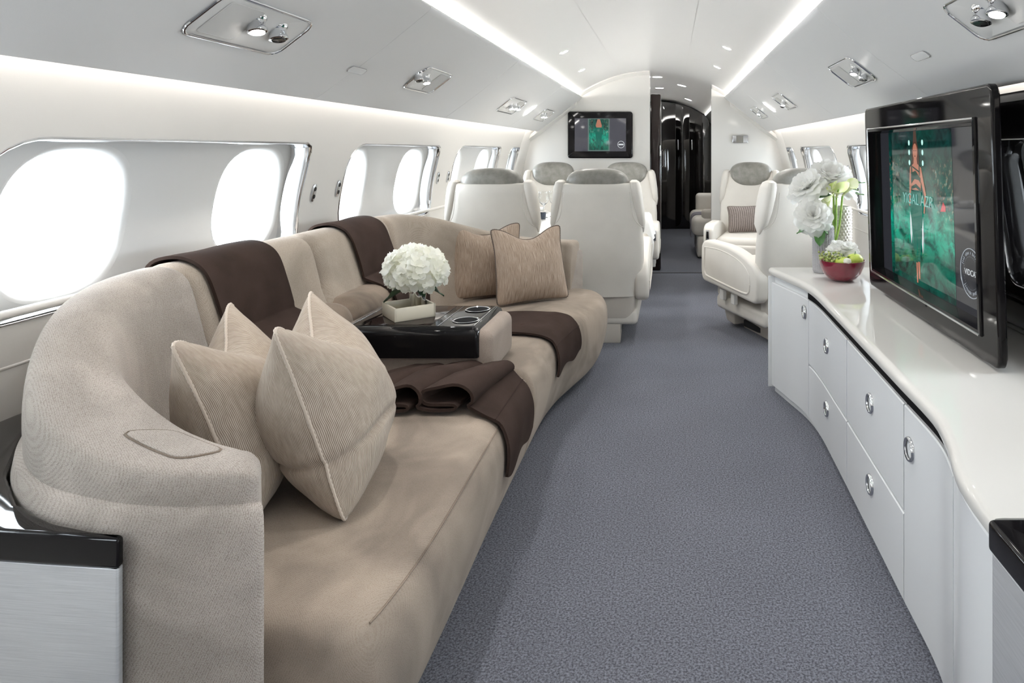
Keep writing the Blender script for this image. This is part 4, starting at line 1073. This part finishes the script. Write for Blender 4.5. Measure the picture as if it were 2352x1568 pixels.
# lumbar rolls below the back cushions
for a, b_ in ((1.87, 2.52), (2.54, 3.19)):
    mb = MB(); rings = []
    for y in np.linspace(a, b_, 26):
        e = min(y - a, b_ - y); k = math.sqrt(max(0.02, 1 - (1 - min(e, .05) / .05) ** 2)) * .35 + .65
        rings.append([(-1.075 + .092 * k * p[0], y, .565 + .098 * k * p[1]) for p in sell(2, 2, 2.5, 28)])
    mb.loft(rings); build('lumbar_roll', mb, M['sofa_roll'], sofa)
# seat cushions
SF = smooth_interp([1.14, 1.25, 1.45, 2.0, 2.5, 2.9, 3.15, 3.35, 3.55, 3.72, 3.86, 3.97], [-.352, -.33, -.318, -.325, -.325, -.318, -.290, -.245, -.198, -.178, -.192, -.255])
def seat_profile(x1):
    return [(-1.06, .22), (-1.06, .405), (-.98, .418), (-.8, .425), (x1 - .20, .426), (x1 - .11, .421), (x1 - .055, .410), (x1 - .022, .385), (x1 - .004, .34), (x1, .28), (x1 - .006, .22), (x1 - .022, .15), (x1 - .045, .09), (x1 - .075, .05), (x1 - .11, .05)]
def seat(y0, y1, r0, r1):
    mb = MB(); rings = []; ys = np.unique(np.r_[np.linspace(y0, y1, 40), y0 + np.linspace(0, r0, 10), y1 - np.linspace(0, r1, 10)])
    for y in ys:
        i0 = r0 * (1 - math.sqrt(max(0, 1 - (1 - min(y - y0, r0) / r0) ** 2))); i1_ = r1 * (1 - math.sqrt(max(0, 1 - (1 - min(y1 - y, r1) / r1) ** 2)))
        ins_ = max(i0, i1_)
        p = catmull([(x, 0, z) for x, z in seat_profile(SF(y) - ins_)], 4)
        rings.append([(q[0], y, q[2] - (ins_ * .8 if q[2] > .38 else ins_ * .8 * max(0, (q[2] - .2) / .18))) for q in p])
    mb.loft(rings, True, True, True); return mb
build('seat_cushion', seat(1.145, 2.47, .045, .03), M['sofa_seat'], sofa, angle=60)
build('seat_cushion', seat(2.475, 3.97, .03, .06), M['sofa_seat'], sofa, angle=60)
sm = MB(); sm.tube([(SF(y) - .020, y, .384) for y in np.linspace(1.20, 2.44, 40)], .0022, 6); build('front_seam', sm, M['sofa_roll'], sofa)
bs_ = MB(); bs_.prism(rnd([(-1.18, 1.16), (-.47, 1.16), (-.462, 3.2), (-.40, 3.55), (-.36, 3.75), (-.375, 3.92), (-1.18, 3.92)], [.0, .03, .1, .1, .05, .04, 0]), 0.0, .30, 'z', .01); build('base', bs_, M['sofa'], sofa)
# fold-down centre console
con = MB(); con.box((-.71, 2.53, .505), (.52, .335, .165), .035, 5); build('center_armrest', con, M['sofa_weave'], sofa)
ca = bpy.data.objects[[o.name for o in sofa.children if o.name.startswith('center_armrest')][0]]
tp = MB(); KX0, KX1, KY0, KY1, KZ = -.985, -.492, 2.347, 2.712, .604
rings = []
for inset, z in ((.0, .50), (0, .555), (.001, .575), (.006, .592), (.018, .602), (.032, .6035)):
    rings.append([(x, y, z) for x, y in [((KX0 + KX1) / 2 + a, (KY0 + KY1) / 2 + b_) for a, b_ in rrect(KX1 - KX0 - 2 * inset, KY1 - KY0 - 2 * inset, .012, 4)]])
tp.loft(rings, True, False, True); tpo = build('console_top', tp, M['black'], ca)
# black inlays: sunk tray field, chrome-rimmed cup wells painted dark, hinge slots
b = MB(); b.box((-.785, 2.53, .6042), (.235, .285, .0016), .0006); build('tray_inlay', b, M['espresso'], ca)
for x, y in ((-.565, 2.455), (-.570, 2.622)):
    c = MB(); c.lathe([(.046, .6035), (.0475, .6062), (.044, .6068), (.041, .6045), (.040, .600)], 40, (x, y, 0), None, False, False); build('cup_holder_rim', c, M['chrome'], ca)
    c = MB(); c.disc((x, y, .6046), .041); c.lathe([(.041, .6049), (.034, .6047), (.001, .6047)], 32, (x, y, 0), None, False, False); build('cup_holder', c, M['gap'], ca)  # flat black disc, painted as the shade inside the cup well
b = MB(); b.box((-.955, 2.53, .6042), (.02, .29, .0016), .0006); build('hinge_slot', b, M['chrome_soft'], ca)
b = MB(); b.box((-.515, 2.53, .6042), (.003, .30, .0014), .0004); b.box((-.640, 2.53, .6042), (.002, .31, .0014), .0004); build('inlay_line', b, M['chrome_soft'], ca)
# ------------------------------------------------------------------ wool throws over the divan
def back_path(y, off):
    """outline of the back cushion at y, offset outwards, from the wall side over the crest to the seat"""
    i = idx_at_y(y); pr = sect(CURV[i], 6)
    P = pr[:, [0, 2]]; t = np.gradient(P, axis=0); n = np.stack([-t[:, 1], t[:, 0]], 1); n /= np.linalg.norm(n, axis=1)[:, None]
    return P + n * off
def throw(label, yc_back, yc_seat, hw, extra, drop, folds, seed):
    rs = np.random.RandomState(seed)
    P = back_path(yc_back, .008); P = P[(P[:, 1] > .665)]
    # drape: start a little down the wall side, over the crest, then bridge to the roll and the seat
    path = [tuple(p) for p in P]
    path += [(-1.03, .655), (-.985, .625), (-.968, .57), (-.966, .50), (-.945, .452), (-.90, .438)]
    path += folds
    x1 = SF(yc_seat)
    path += [p for p in ((x1 - .19, .440), (x1 - .11, .434)) if p[0] > path[-1][0] + .03] + [(x1 - .05, .422), (x1 - .012, .395), (x1 + .008, .345), (x1 + .011, .295), (x1 + .006, drop)]
    C = catmull(path, 5); C = resample(C, 210)
    n = len(C); nv = 22; th = .009
    T = np.gradient(C, axis=0); Nn = np.stack([-T[:, 1], T[:, 0]], 1); Nn /= np.linalg.norm(Nn, axis=1)[:, None] + 1e-9
    ph = rs.rand(4) * 6
    top, bot = [], []
    crest = int(np.argmax(C[:, 1]))
    for i in range(n):
        f = i / (n - 1); g = max(0, min(1, (i - crest) / (n * .45)))
        yc = yc_back * (1 - g) + yc_seat * g
        x, z = C[i]
        onseat = max(0, min(1, (x + .95) / .1)) if i > crest else 0
        for j in range(nv + 1):
            v = -1 + 2 * j / nv
            y = yc + v * (hw + .006 * math.sin(9 * f + ph[0]))
            dx = extra * onseat * (v) * max(0, 1 - max(0, x - (x1 - .16)) / .14) * (1 if x < x1 - .02 else 0)
            lift = 0
            if z > .448 and onseat > .5: lift = -(z - .448) * .55 * max(0, (v + .1)) ** 1.0   # folds flatten toward the far edge
            wv = .0022 * math.sin(4.3 * v + 11 * f + ph[1]) * math.sin(7 * f + ph[2])
            end = max(0, f - .96) / .04
            y += .012 * end * math.sin(3 * v); zz = z + lift + .012 * end * math.sin(5 * v + ph[3])
            # follow the seat's front curve across the width
            ddx = (SF(y) - x1) if x > x1 - .16 else 0
            p = np.array((x + dx + ddx, y, zz)); nn = np.array((Nn[i][0], 0, Nn[i][1]))
            top.append(p + nn * (th + wv)); bot.append(p + nn * wv)
    mb = MB(); w = nv + 1
    mb.add(top + bot, [])
    o = n * w
    for i in range(n - 1):
        for j in range(nv):
            mb.f.append((i * w + j, i * w + j + 1, (i + 1) * w + j + 1, (i + 1) * w + j)); mb.f.append((o + i * w + j, o + (i + 1) * w + j, o + (i + 1) * w + j + 1, o + i * w + j + 1))
        mb.f.append((i * w, (i + 1) * w, o + (i + 1) * w, o + i * w)); mb.f.append((i * w + nv, o + i * w + nv, o + (i + 1) * w + nv, (i + 1) * w + nv))
    for j in range(nv):
        mb.f.append((j, o + j, o + j + 1, j + 1)); k = (n - 1) * w; mb.f.append((k + j, k + j + 1, o + k + j + 1, o + k + j))
    r = thing('throw_blanket', label, 'blanket', (-.9, yc_seat, .43), 0, 'brown wool throws on the divan')
    build('cloth', mb, M['wool'], r, angle=70)
    # stitched hem above the free end
    hm = MB(); i = n - 16
    hm.tube([tuple(top[i * w + j] + np.array((.0015, 0, .0))) for j in range(w)], .0016, 6); build('hem', hm, M['wool'], r)
    return r
def sfold(xc, h=.085, s=1.0):
    """one flopped S-fold seen from its end: cloth runs under, rolls back and curls over"""
    P = [(-.03, .441), (.035, .442), (.050, .453), (.035, .463), (-.035, .464), (-.060, .474), (-.058, .495), (-.015, .43 + h * .95), (.045, .43 + h * 1.08), (.080, .43 + h * .85), (.088, .43 + h * .5), (.074, .453)]
    return [(xc + x * s, z) for x, z in P]
throw('dark brown wool throw nearer the camera, gathered in rolled folds in front of the console', 2.085, 2.205, .182, .05, .245, sfold(-.715, .066, .75) + sfold(-.592, .080, .78) + sfold(-.470, .078, .76), 1)
throw('dark brown wool throw beyond the console, lying flat down to the far seat', 2.93, 3.07, .178, .05, .262, [(-.86, .438), (-.70, .438), (-.60, .442), (-.50, .441)], 2)
th = MB()
# grey throw on the far divan
for k in range(1):
    ys = np.linspace(7.85, 8.15, 8); pr = catmull([(.95, .482), (.70, .484), (.50, .482), (.43, .465), (.405, .40), (.400, .30), (.402, .22)], 5)
    th.loft([[(x - .003 * math.sin(30 * y), y + .02 * (z - .4), z) for x, y_, z in [(p[0], 0, p[1]) for p in pr]] + [(x + .01, y, z - .008) for x, z in pr[::-1]] for y in ys], True, True, True)
o = build('throw_blanket', th, M['wool_grey']); tag(o, 'lavender grey throw over the edge of the divan in the doorway', 'blanket')

# ------------------------------------------------------------------ flowers
def leaf_mb(mb, base, tip, width, droop=.02, fold=.25, nu=10, nv=4, serr=0.0):
    B, T = Vector(base), Vector(tip); d = T - B; side_ = d.cross(Vector((0, 0, 1)))
    if side_.length < 1e-5: side_ = Vector((1, 0, 0))
    side_.normalize(); up = side_.cross(d).normalized()
    def f(u, v):
        s = (v - .5) * 2; w = width * (math.sin(PI * min(1, u * .94 + .04)) ** .75) * (1 - .25 * u)
        w *= 1 + serr * (.5 - abs((u * 14) % 1 - .5))
        return B + d * u + side_ * s * w / 2 + up * (abs(s) * w * fold - droop * u * u * 1.0 + .004 * math.sin(14 * u) * abs(s))
    mb.grid(f, nu, nv)
def floret(mb, c, nrm, r, rs, np_=4):
    q = Vector(nrm).to_track_quat('Z', 'Y'); a0 = rs.rand() * 6
    for k in range(np_):
        a = a0 + 2 * PI * k / np_ + rs.uniform(-.15, .15); rr = r * rs.uniform(.85, 1.15); lift = rs.uniform(.05, .45); wz = rs.uniform(-.12, .12)
        def f(u, v):
            s = (v - .5) * 2; w = rr * 1.1 * math.sin(PI * min(1, .12 + u * .80)) ** .8
            x = rr * (.05 + u); y = s * w / 2; z = rr * (lift * u - .35 * u * u * lift + .18 * abs(s) * u + wz * s)
            return Vector(c) + q @ Vector((x * math.cos(a) - y * math.sin(a), x * math.sin(a) + y * math.cos(a), z))
        mb.grid(f, 3, 3)
def hydrangea(center, rx, rz, n, pr, seed, cut=-.45, petals=4):
    rs = np.random.RandomState(seed); mb = MB(); C = Vector(center)
    for k in range(n):
        z = 1 - (1 - cut) * (k + .5) / n; a = k * 2.39996 + rs.uniform(-.2, .2); s = math.sqrt(max(0, 1 - z * z))
        d = Vector((s * math.cos(a), s * math.sin(a), z)); kk = rs.uniform(.86, 1.05)
        floret(mb, C + Vector((d.x * rx, d.y * rx, d.z * rz)) * kk, (d + Vector(rs.uniform(-.25, .25, 3))).normalized(), pr * rs.uniform(.8, 1.15), rs, petals)
    core = []
    for i in range(9):
        e = -PI / 2 * .8 + (PI * .9) * i / 8; core.append((rx * .82 * math.cos(e) + .0005, rz * .82 * math.sin(e)))
    mb.lathe(core, 20, center); return mb
def peony(center, r, seed, axis=(0, -.5, .8)):
    rs = np.random.RandomState(seed); mb = MB(); q = Vector(axis).normalized().to_track_quat('Z', 'Y'); C = Vector(center)
    for ly, (npet, tilt, sc_) in enumerate(((9, 1.75, 1.0), (9, 1.40, .98), (9, 1.05, .92), (8, .75, .82), (7, .5, .68), (5, .25, .5))):
        for k in range(npet):
            a = 2 * PI * (k + .5 * (ly % 2)) / npet + rs.uniform(-.15, .15); tl = tilt + rs.uniform(-.12, .12); L_ = r * sc_ * rs.uniform(.95, 1.1); ph = rs.rand() * 6
            def f(u, v):
                s = (v - .5) * 2; w = L_ * .95 * (math.sin(PI * min(1, .08 + .78 * u)) ** .7)
                th_ = tl * (1 - .42 * (1 - u)) ; rad = L_ * math.sin(th_) * u * .98 + L_ * .10 * u; zz = L_ * (math.cos(th_) * u * 1.0) + .10 * L_ * (1 - s * s) * u * 0 - .05 * r
                rad2 = rad * (1 - .10 * s * s); y = s * w / 2 + .0
                zz += L_ * .05 * math.sin(5 * s + ph) * u
                return C + q @ Vector((rad2 * math.cos(a) - y * math.sin(a), rad2 * math.sin(a) + y * math.cos(a), zz))
            mb.grid(f, 4, 5)
    return mb
# tray and hydrangea on the console
tc = Vector((-.794, 2.515, .6055)); ang = math.radians(39)
tr_ = thing('serving_tray', 'small square cream lacquer tray on the black divan console', 'tray', tc, ang)
b = MB(); s_ = .146; b.box((0, 0, .003), (s_, s_, .005), .001)
build('base', b, M['tray'], tr_, world=False)
for k in range(4):
    b = MB(); a = k * PI / 2; R_ = Matrix.Rotation(a, 3, 'Z'); b.box(R_ @ Vector((s_ / 2 - .004, 0, .024)), (.008, s_ if k % 2 == 0 else s_ - .001, .048), .0015, 2, R_)
    build('side_wall', b, M['tray'], tr_, world=False)
vc = Vector((-.772, 2.545, .612))
fv = thing('hydrangea_vase', 'round white hydrangea posy in a chrome cup on the cream tray', 'flowers', vc)
b = MB(); b.lathe([(.022, 0), (.026, .002), (.027, .02), (.030, .06), (.035, .098), (.0335, .098), (.028, .06), (.024, .02), (.001, .012)], 40, vc, None, True, True); build('cup', b, M['chrome'], fv)
b = hydrangea((vc.x - .008, vc.y, vc.z + .150), .108, .088, 150, .026, 11, -.5); build('bloom', b, M['petal'], fv, angle=60, fix=False)
b = MB(); leaf_mb(b, vc + Vector((-.01, -.02, .10)), vc + Vector((-.115, -.045, .062)), .095, .02); leaf_mb(b, vc + Vector((.02, -.02, .10)), vc + Vector((.10, .01, .075)), .05, .02); leaf_mb(b, vc + Vector((.0, -.03, .10)), vc + Vector((.05, -.06, .085)), .05, .02); build('leaf', b, M['leaf'], fv, fix=False)
b = MB()
for k in range(7): b.tube([vc + Vector((.006 * math.cos(k), .006 * math.sin(k), .02)), vc + Vector((.012 * math.cos(k), .012 * math.sin(k), .10)), vc + Vector((.05 * math.cos(k), .05 * math.sin(k), .15))], .0025, 6)
build('stem', b, M['leaf_mid'], fv)

# textured vases on the sideboard
def weave_vase(name, label, c, r, h, mat, nx, nz, amp, tall):
    t = thing(name, label, 'vase', c)
    mb = MB(); NU, NV = nx * 6, nz * 6
    def f(u, v):
        a = 2 * PI * u; z = h * v; e = min(1, min(v, 1 - v) / .05)
        if tall: d = amp * e * max(0, math.sin(nx * a / 1 * 1 + PI * math.floor(v * nz))) ** 1 * abs(math.sin(PI * v * nz))
        else: d = amp * e * (.5 + .5 * math.cos(nx * a)) * abs(math.sin(PI * (v * nz + .5 * u * nx * 2)))
        rr = r + d - .004 * (1 - e); return Vector(c) + Vector((rr * math.cos(a), rr * math.sin(a), z))
    mb.grid(f, NU, NV)
    mb.lathe([(r - .004, h), (r - .009, h), (r - .012, h - .03), (r - .012, .01), (.001, .01)], 40, c, None, False, False); mb.disc((c[0], c[1], c[2] + .0005), r - .004, (0, 0, -1))
    build('body', mb, mat, t, angle=70); return t
v1 = (.917, 3.335, TOPZ + .001); v2 = (1.025, 3.41, TOPZ + .001)
weave_vase('grey_vase', 'short pale grey vase with a woven relief holding peonies and calla lilies', v1, .051, .232, M['vase_grey'], 26, 30, .0035, False)
weave_vase('white_vase', 'tall cream white vase with a knobbly relief behind the grey vase', v2, .047, .315, M['vase_white'], 18, 22, .005, True)
def peony_stem(label, c, r, seed, ax, foot, leaves):
    t = thing('peony', label, 'flower', foot)
    b = peony(c, r, seed, ax); build('bloom', b, M['peony'], t, angle=70, fix=False)
    C = Vector(c); F_ = Vector(foot); A = Vector(ax).normalized()
    b = MB(); b.tube(catmull([F_, F_ * .45 + C * .55 + Vector((0, 0, .02)), C - A * r * .3], 6), .0032, 8); build('stem', b, M['leaf_mid'], t)
    for o0, o1, w in leaves:
        b = MB(); leaf_mb(b, C + Vector(o0), C + Vector(o1), w, .01, .2, 12, 4, .25); build('leaf', b, M['leaf_mid'], t, fix=False)
Y3 = 3.33
def W(px, py, Y): return (.17 + (px - 1540) * Y / 1568, Y, 1.215 + (345 - py) * Y / 1568)
foot1 = (v1[0], v1[1], v1[2] + .05)
peony_stem('white peony lowest in the bouquet, drooping over the rim of the grey vase', W(1868, 496, 3.27), .090, 3, (-.15, -.75, .5), (v1[0] - .01, v1[1], v1[2] + .04), [((-.0, .02, -.05), (-.085, -.02, -.075), .04), ((.03, .0, -.05), (.02, -.05, -.135), .06), ((.04, .02, -.03), (.075, .0, -.085), .05)])
peony_stem('white peony high on the left of the bouquet in the grey vase', W(1856, 432, 3.36), .100, 4, (-.5, -.4, .6), (v1[0] + .005, v1[1] + .012, v1[2] + .04), [((.05, 0, -.05), (.14, -.03, -.035), .07), ((.03, 0, -.05), (.02, -.03, -.10), .05)])
peony_stem('white peony at the top of the bouquet', W(1905, 412, 3.40), .112, 5, (.0, -.45, .8), (v1[0] + .012, v1[1] - .01, v1[2] + .04), [((.06, 0, -.04), (.13, -.05, -.045), .06)])
peony_stem('white peony at the right rear of the bouquet, beside the television', W(1930, 425, 3.46), .098, 6, (.4, -.3, .7), (v1[0] + .018, v1[1] + .008, v1[2] + .04), [((.03, 0, -.05), (.115, -.02, -.04), .07), ((.04, 0, .0), (.125, 0, .02), .05)])
def calla(label, foot, throat, mouth, r):
    t = thing('calla_lily', label, 'flower', foot)
    F_, T_, Mo = Vector(foot), Vector(throat), Vector(mouth)
    b = MB(); b.tube(catmull([F_, F_ * .5 + T_ * .5 + Vector((.012, 0, -.01)), T_], 8), .0055, 10); build('stem', b, M['stem'], t)
    d = (Mo - T_); q = d.to_track_quat('Z', 'Y'); h = d.length
    def f(u, v):
        a = -PI * 1.08 + 2.16 * PI * u; k = v
        rad = .0055 + (r - .0055) * k ** 1.9 * (1 + .45 * max(0, math.cos(a)) * k); tipz = h * k * (1 + .28 * max(0, math.cos(a)) ** 3 * k) - .010 * k ** 6 * (1 - math.cos(a))
        rad *= 1 + .05 * abs(u - .5)
        return T_ + q @ Vector((rad * math.cos(a), rad * math.sin(a), tipz))
    s = MB(); s.grid(f, 32, 14); build('spathe', s, M['calla'], t, fix=False)
    p = MB(); p.tube([T_ + d * .1, T_ + d * .45, T_ + d * .72], .0035, 8); build('spadix', p, M['stem'], t)
calla('small pale green calla lily low in the middle of the bouquet', (v1[0] + .02, v1[1] - .02, v1[2] + .06), W(1902, 492, 3.31), W(1898, 454, 3.27), .028)
calla('calla lily leaning right in the bouquet, under the top peony', (v1[0] + .025, v1[1] - .012, v1[2] + .06), W(1921, 452, 3.31), W(1928, 428, 3.26), .032)
calla('calla lily on the outer right of the bouquet near the television', (v1[0] + .03, v1[1], v1[2] + .06), W(1935, 450, 3.33), W(1958, 420, 3.31), .030)
calla('calla lily with a pale trumpet between the peonies', (v1[0] + .015, v1[1] - .022, v1[2] + .06), W(1915, 450, 3.32), W(1908, 424, 3.28), .026)

# fruit bowl
bc = Vector((.955, 3.125, TOPZ + .001)); bw = thing('fruit_bowl', 'glossy wine red bowl of green apples on the white worktop', 'bowl', bc)
b = MB(); b.lathe([(.040, 0), (.046, .001), (.066, .012), (.086, .036), (.099, .070), (.1035, .093), (.101, .094), (.095, .07), (.08, .036), (.055, .014), (.001, .009)], 48, bc, None, True, False); build('body', b, M['bowl'], bw)
def apple(label, c, r):
    t = thing('green_apple', label, 'apple', c); b = MB(); prof = []
    for k in range(17):
        e = -PI / 2 + PI * k / 16; rr = r * math.cos(e) * (1 + .06 * math.sin(e)); z = r * .92 * math.sin(e) - (.16 * r * math.exp(-(rr / (r * .35)) ** 2) * (1 if e > 0 else -.6)); prof.append((max(rr, .0004), z))
    b.lathe(prof, 28, c); build('flesh', b, M['apple'], t)
    s = MB(); C = Vector(c); s.tube([C + Vector((0, 0, r * .7)), C + Vector((.003, 0, r * 1.15))], .0015, 6); build('stem', s, M['leaf_mid'], t)
AP = 'green apples in the red bowl'
for lab, dx, dy, dz, r in (('green apple at the front right of the red bowl', .048, -.040, .094, .038), ('green apple at the back of the red bowl', .02, .045, .074, .037), ('green apple at the front of the red bowl, left of the others', -.010, -.052, .086, .034), ('green apple at the left of the red bowl under the sprigs', -.05, .015, .074, .034)):
    apple(lab, (bc.x + dx, bc.y + dy, bc.z + dz), r)
sp = thing('green_sprigs', 'yellow green berry sprigs on the left rim of the red bowl', 'greenery', bc + Vector((-.07, 0, .09)))
rs = np.random.RandomState(8); b = MB()
for k in range(70):
    p = bc + Vector((-.062 + rs.uniform(-.045, .05), rs.uniform(-.07, .05), .094 + rs.uniform(0, .035)))
    b.lathe([(.0005, -.006), (.005, -.003), (.006, .001), (.0005, .006)], 7, p)
build('berries', b, M['sprig'], sp)['kind'] = 'stuff'
b = MB()
for k in range(12): b.tube([bc + Vector((-.04, -.01, .075)), bc + Vector((-.065 + rs.uniform(-.04, .05), rs.uniform(-.06, .05), .10 + rs.uniform(0, .03)))], .0015, 5)
build('stem', b, M['leaf_mid'], sp)
wf = thing('white_orchid', 'white blooms laid on top of the apples in the red bowl', 'flower', bc + Vector((.02, 0, .11)))
for k, (dx, dy, dz, r) in enumerate(((-.028, .02, .142, .042), (.040, .035, .155, .046), (.0, .058, .160, .044))):
    b = peony(bc + Vector((dx, dy, dz - .02)), r, 20 + k, (0, -.3, .8)); build('bloom', b, M['peony'], wf, fix=False, angle=70)
b = MB(); leaf_mb(b, bc + Vector((-.01, -.03, .10)), bc + Vector((.05, -.06, .125)), .03); leaf_mb(b, bc + Vector((-.03, -.04, .095)), bc + Vector((-.01, -.09, .10)), .035); build('leaf', b, M['leaf_mid'], wf, fix=False)
gc = thing('pale_bud', 'pale round bud on the front rim of the red bowl', 'bud', bc + Vector((.002, -.09, .09)))
b = MB(); b.lathe([(.0005, -.018), (.012, -.013), (.018, 0), (.015, .012), (.0005, .018)], 20, bc + Vector((.002, -.088, .098))); build('petals', b, M['petal'], gc)

# ------------------------------------------------------------------ dining table with white cloth
tb_ = thing('dining_table', 'dining table between the four left club seats, under a white cloth', 'table', (-.62, 5.38, 0))
b = MB(); b.box((-.62, 5.39, .680), (1.24, .60, .03), .008); build('tabletop', b, M['espresso'], tb_)
b = MB(); b.box((-.80, 5.38, .335), (.12, .3, .66), .02); build('pedestal', b, M['leather_dk'], tb_)
b = MB()
cl0 = [(-1.28, 5.02), (.035, 5.02), (.035, 5.74), (-1.28, 5.74)]
def cloth(u, v):
    x = -1.28 + 1.40 * u; y = 5.015 + .75 * v
    dx = max(0, x - .005); dy = max(0, 5.085 - y, y - 5.695)
    z = .699 - max(0, dx - .006) * 1.0 * 1.6 - max(0, dy - .006) * 1.6
    if dx > 0: x = .005 + dx * .30 + .008 * math.sin(16 * v) * dx * 8
    if dy > 0: y = (5.085 - dy * .2) if y < 5.3 else (5.695 + dy * .2)
    return (x, y, z)
b.grid(cloth, 44, 40); o = build('tablecloth', b, M['paper']); tag(o, 'white cloth hanging over the end of the dining table by the aisle', 'tablecloth')
def wine_glass(label, x, y):
    t = thing('wine_glass', label, 'glass', (x, y, .700), 0, 'wine glasses on the dining table')
    b = MB(); b.lathe([(.033, .0), (.033, .002), (.006, .006), (.0035, .012), (.0035, .085), (.010, .095), (.030, .115), (.040, .145), (.036, .20), (.0348, .20), (.0385, .145), (.029, .117), (.008, .098), (.0004, .096)], 28, (x, y, .7005), None, True, False); build('crystal', b, M['glass'], t)
wine_glass('wine glass on the dining table, seen left in the gap between the seats', -.80, 5.22)
wine_glass('wine glass on the dining table, right in the gap between the two seat backs', -.735, 5.30)
wine_glass('wine glass at the aisle end of the dining table', -.20, 5.45)
wine_glass('wine glass at the window end of the dining table', -1.02, 5.52)
def plate(label, x, y):
    t = thing('dinner_plate', label, 'plate', (x, y, .700), 0, 'plates on the dining table')
    b = MB(); b.lathe([(.07, 0.0), (.075, .002), (.118, .012), (.120, .014), (.116, .0145), (.075, .006), (.001, .005)], 36, (x, y, .7005)); build('china', b, M['gloss_white'], t)
    n = thing('rolled_napkin', label.replace('white dinner plate set', 'rolled white napkin on the plate'), 'napkin', (x, y, .716))
    b = MB(); b.tube([(x - .075, y - .02, .7315), (x, y, .7325), (x + .075, y + .02, .7315)], .0175, 14); build('linen', b, M['paper'], n)
    b = MB(); b.tube([(x - .006, y - .0016, .7322), (x + .006, y + .0016, .7322)], .0192, 14); build('napkin_ring', b, M['chrome'], n)
plate('white dinner plate set at the aisle side of the dining table, near edge', -.27, 5.19)
plate('white dinner plate set by the window side of the dining table, near edge', -.95, 5.19)
plate('white dinner plate set at the aisle side of the dining table, far edge', -.27, 5.60)
plate('white dinner plate set by the window side of the dining table, far edge', -.95, 5.60)
tm = thing('dark_tumbler', 'small dark blue tumbler on the dining table between the seat backs', 'glass', (-.79, 5.10, .70))
b = MB(); b.lathe([(.024, 0), (.028, .002), (.031, .05), (.029, .05), (.026, .006), (.001, .005)], 24, (-.79, 5.10, .7005)); build('cup', b, M['napkin_blue'], tm)
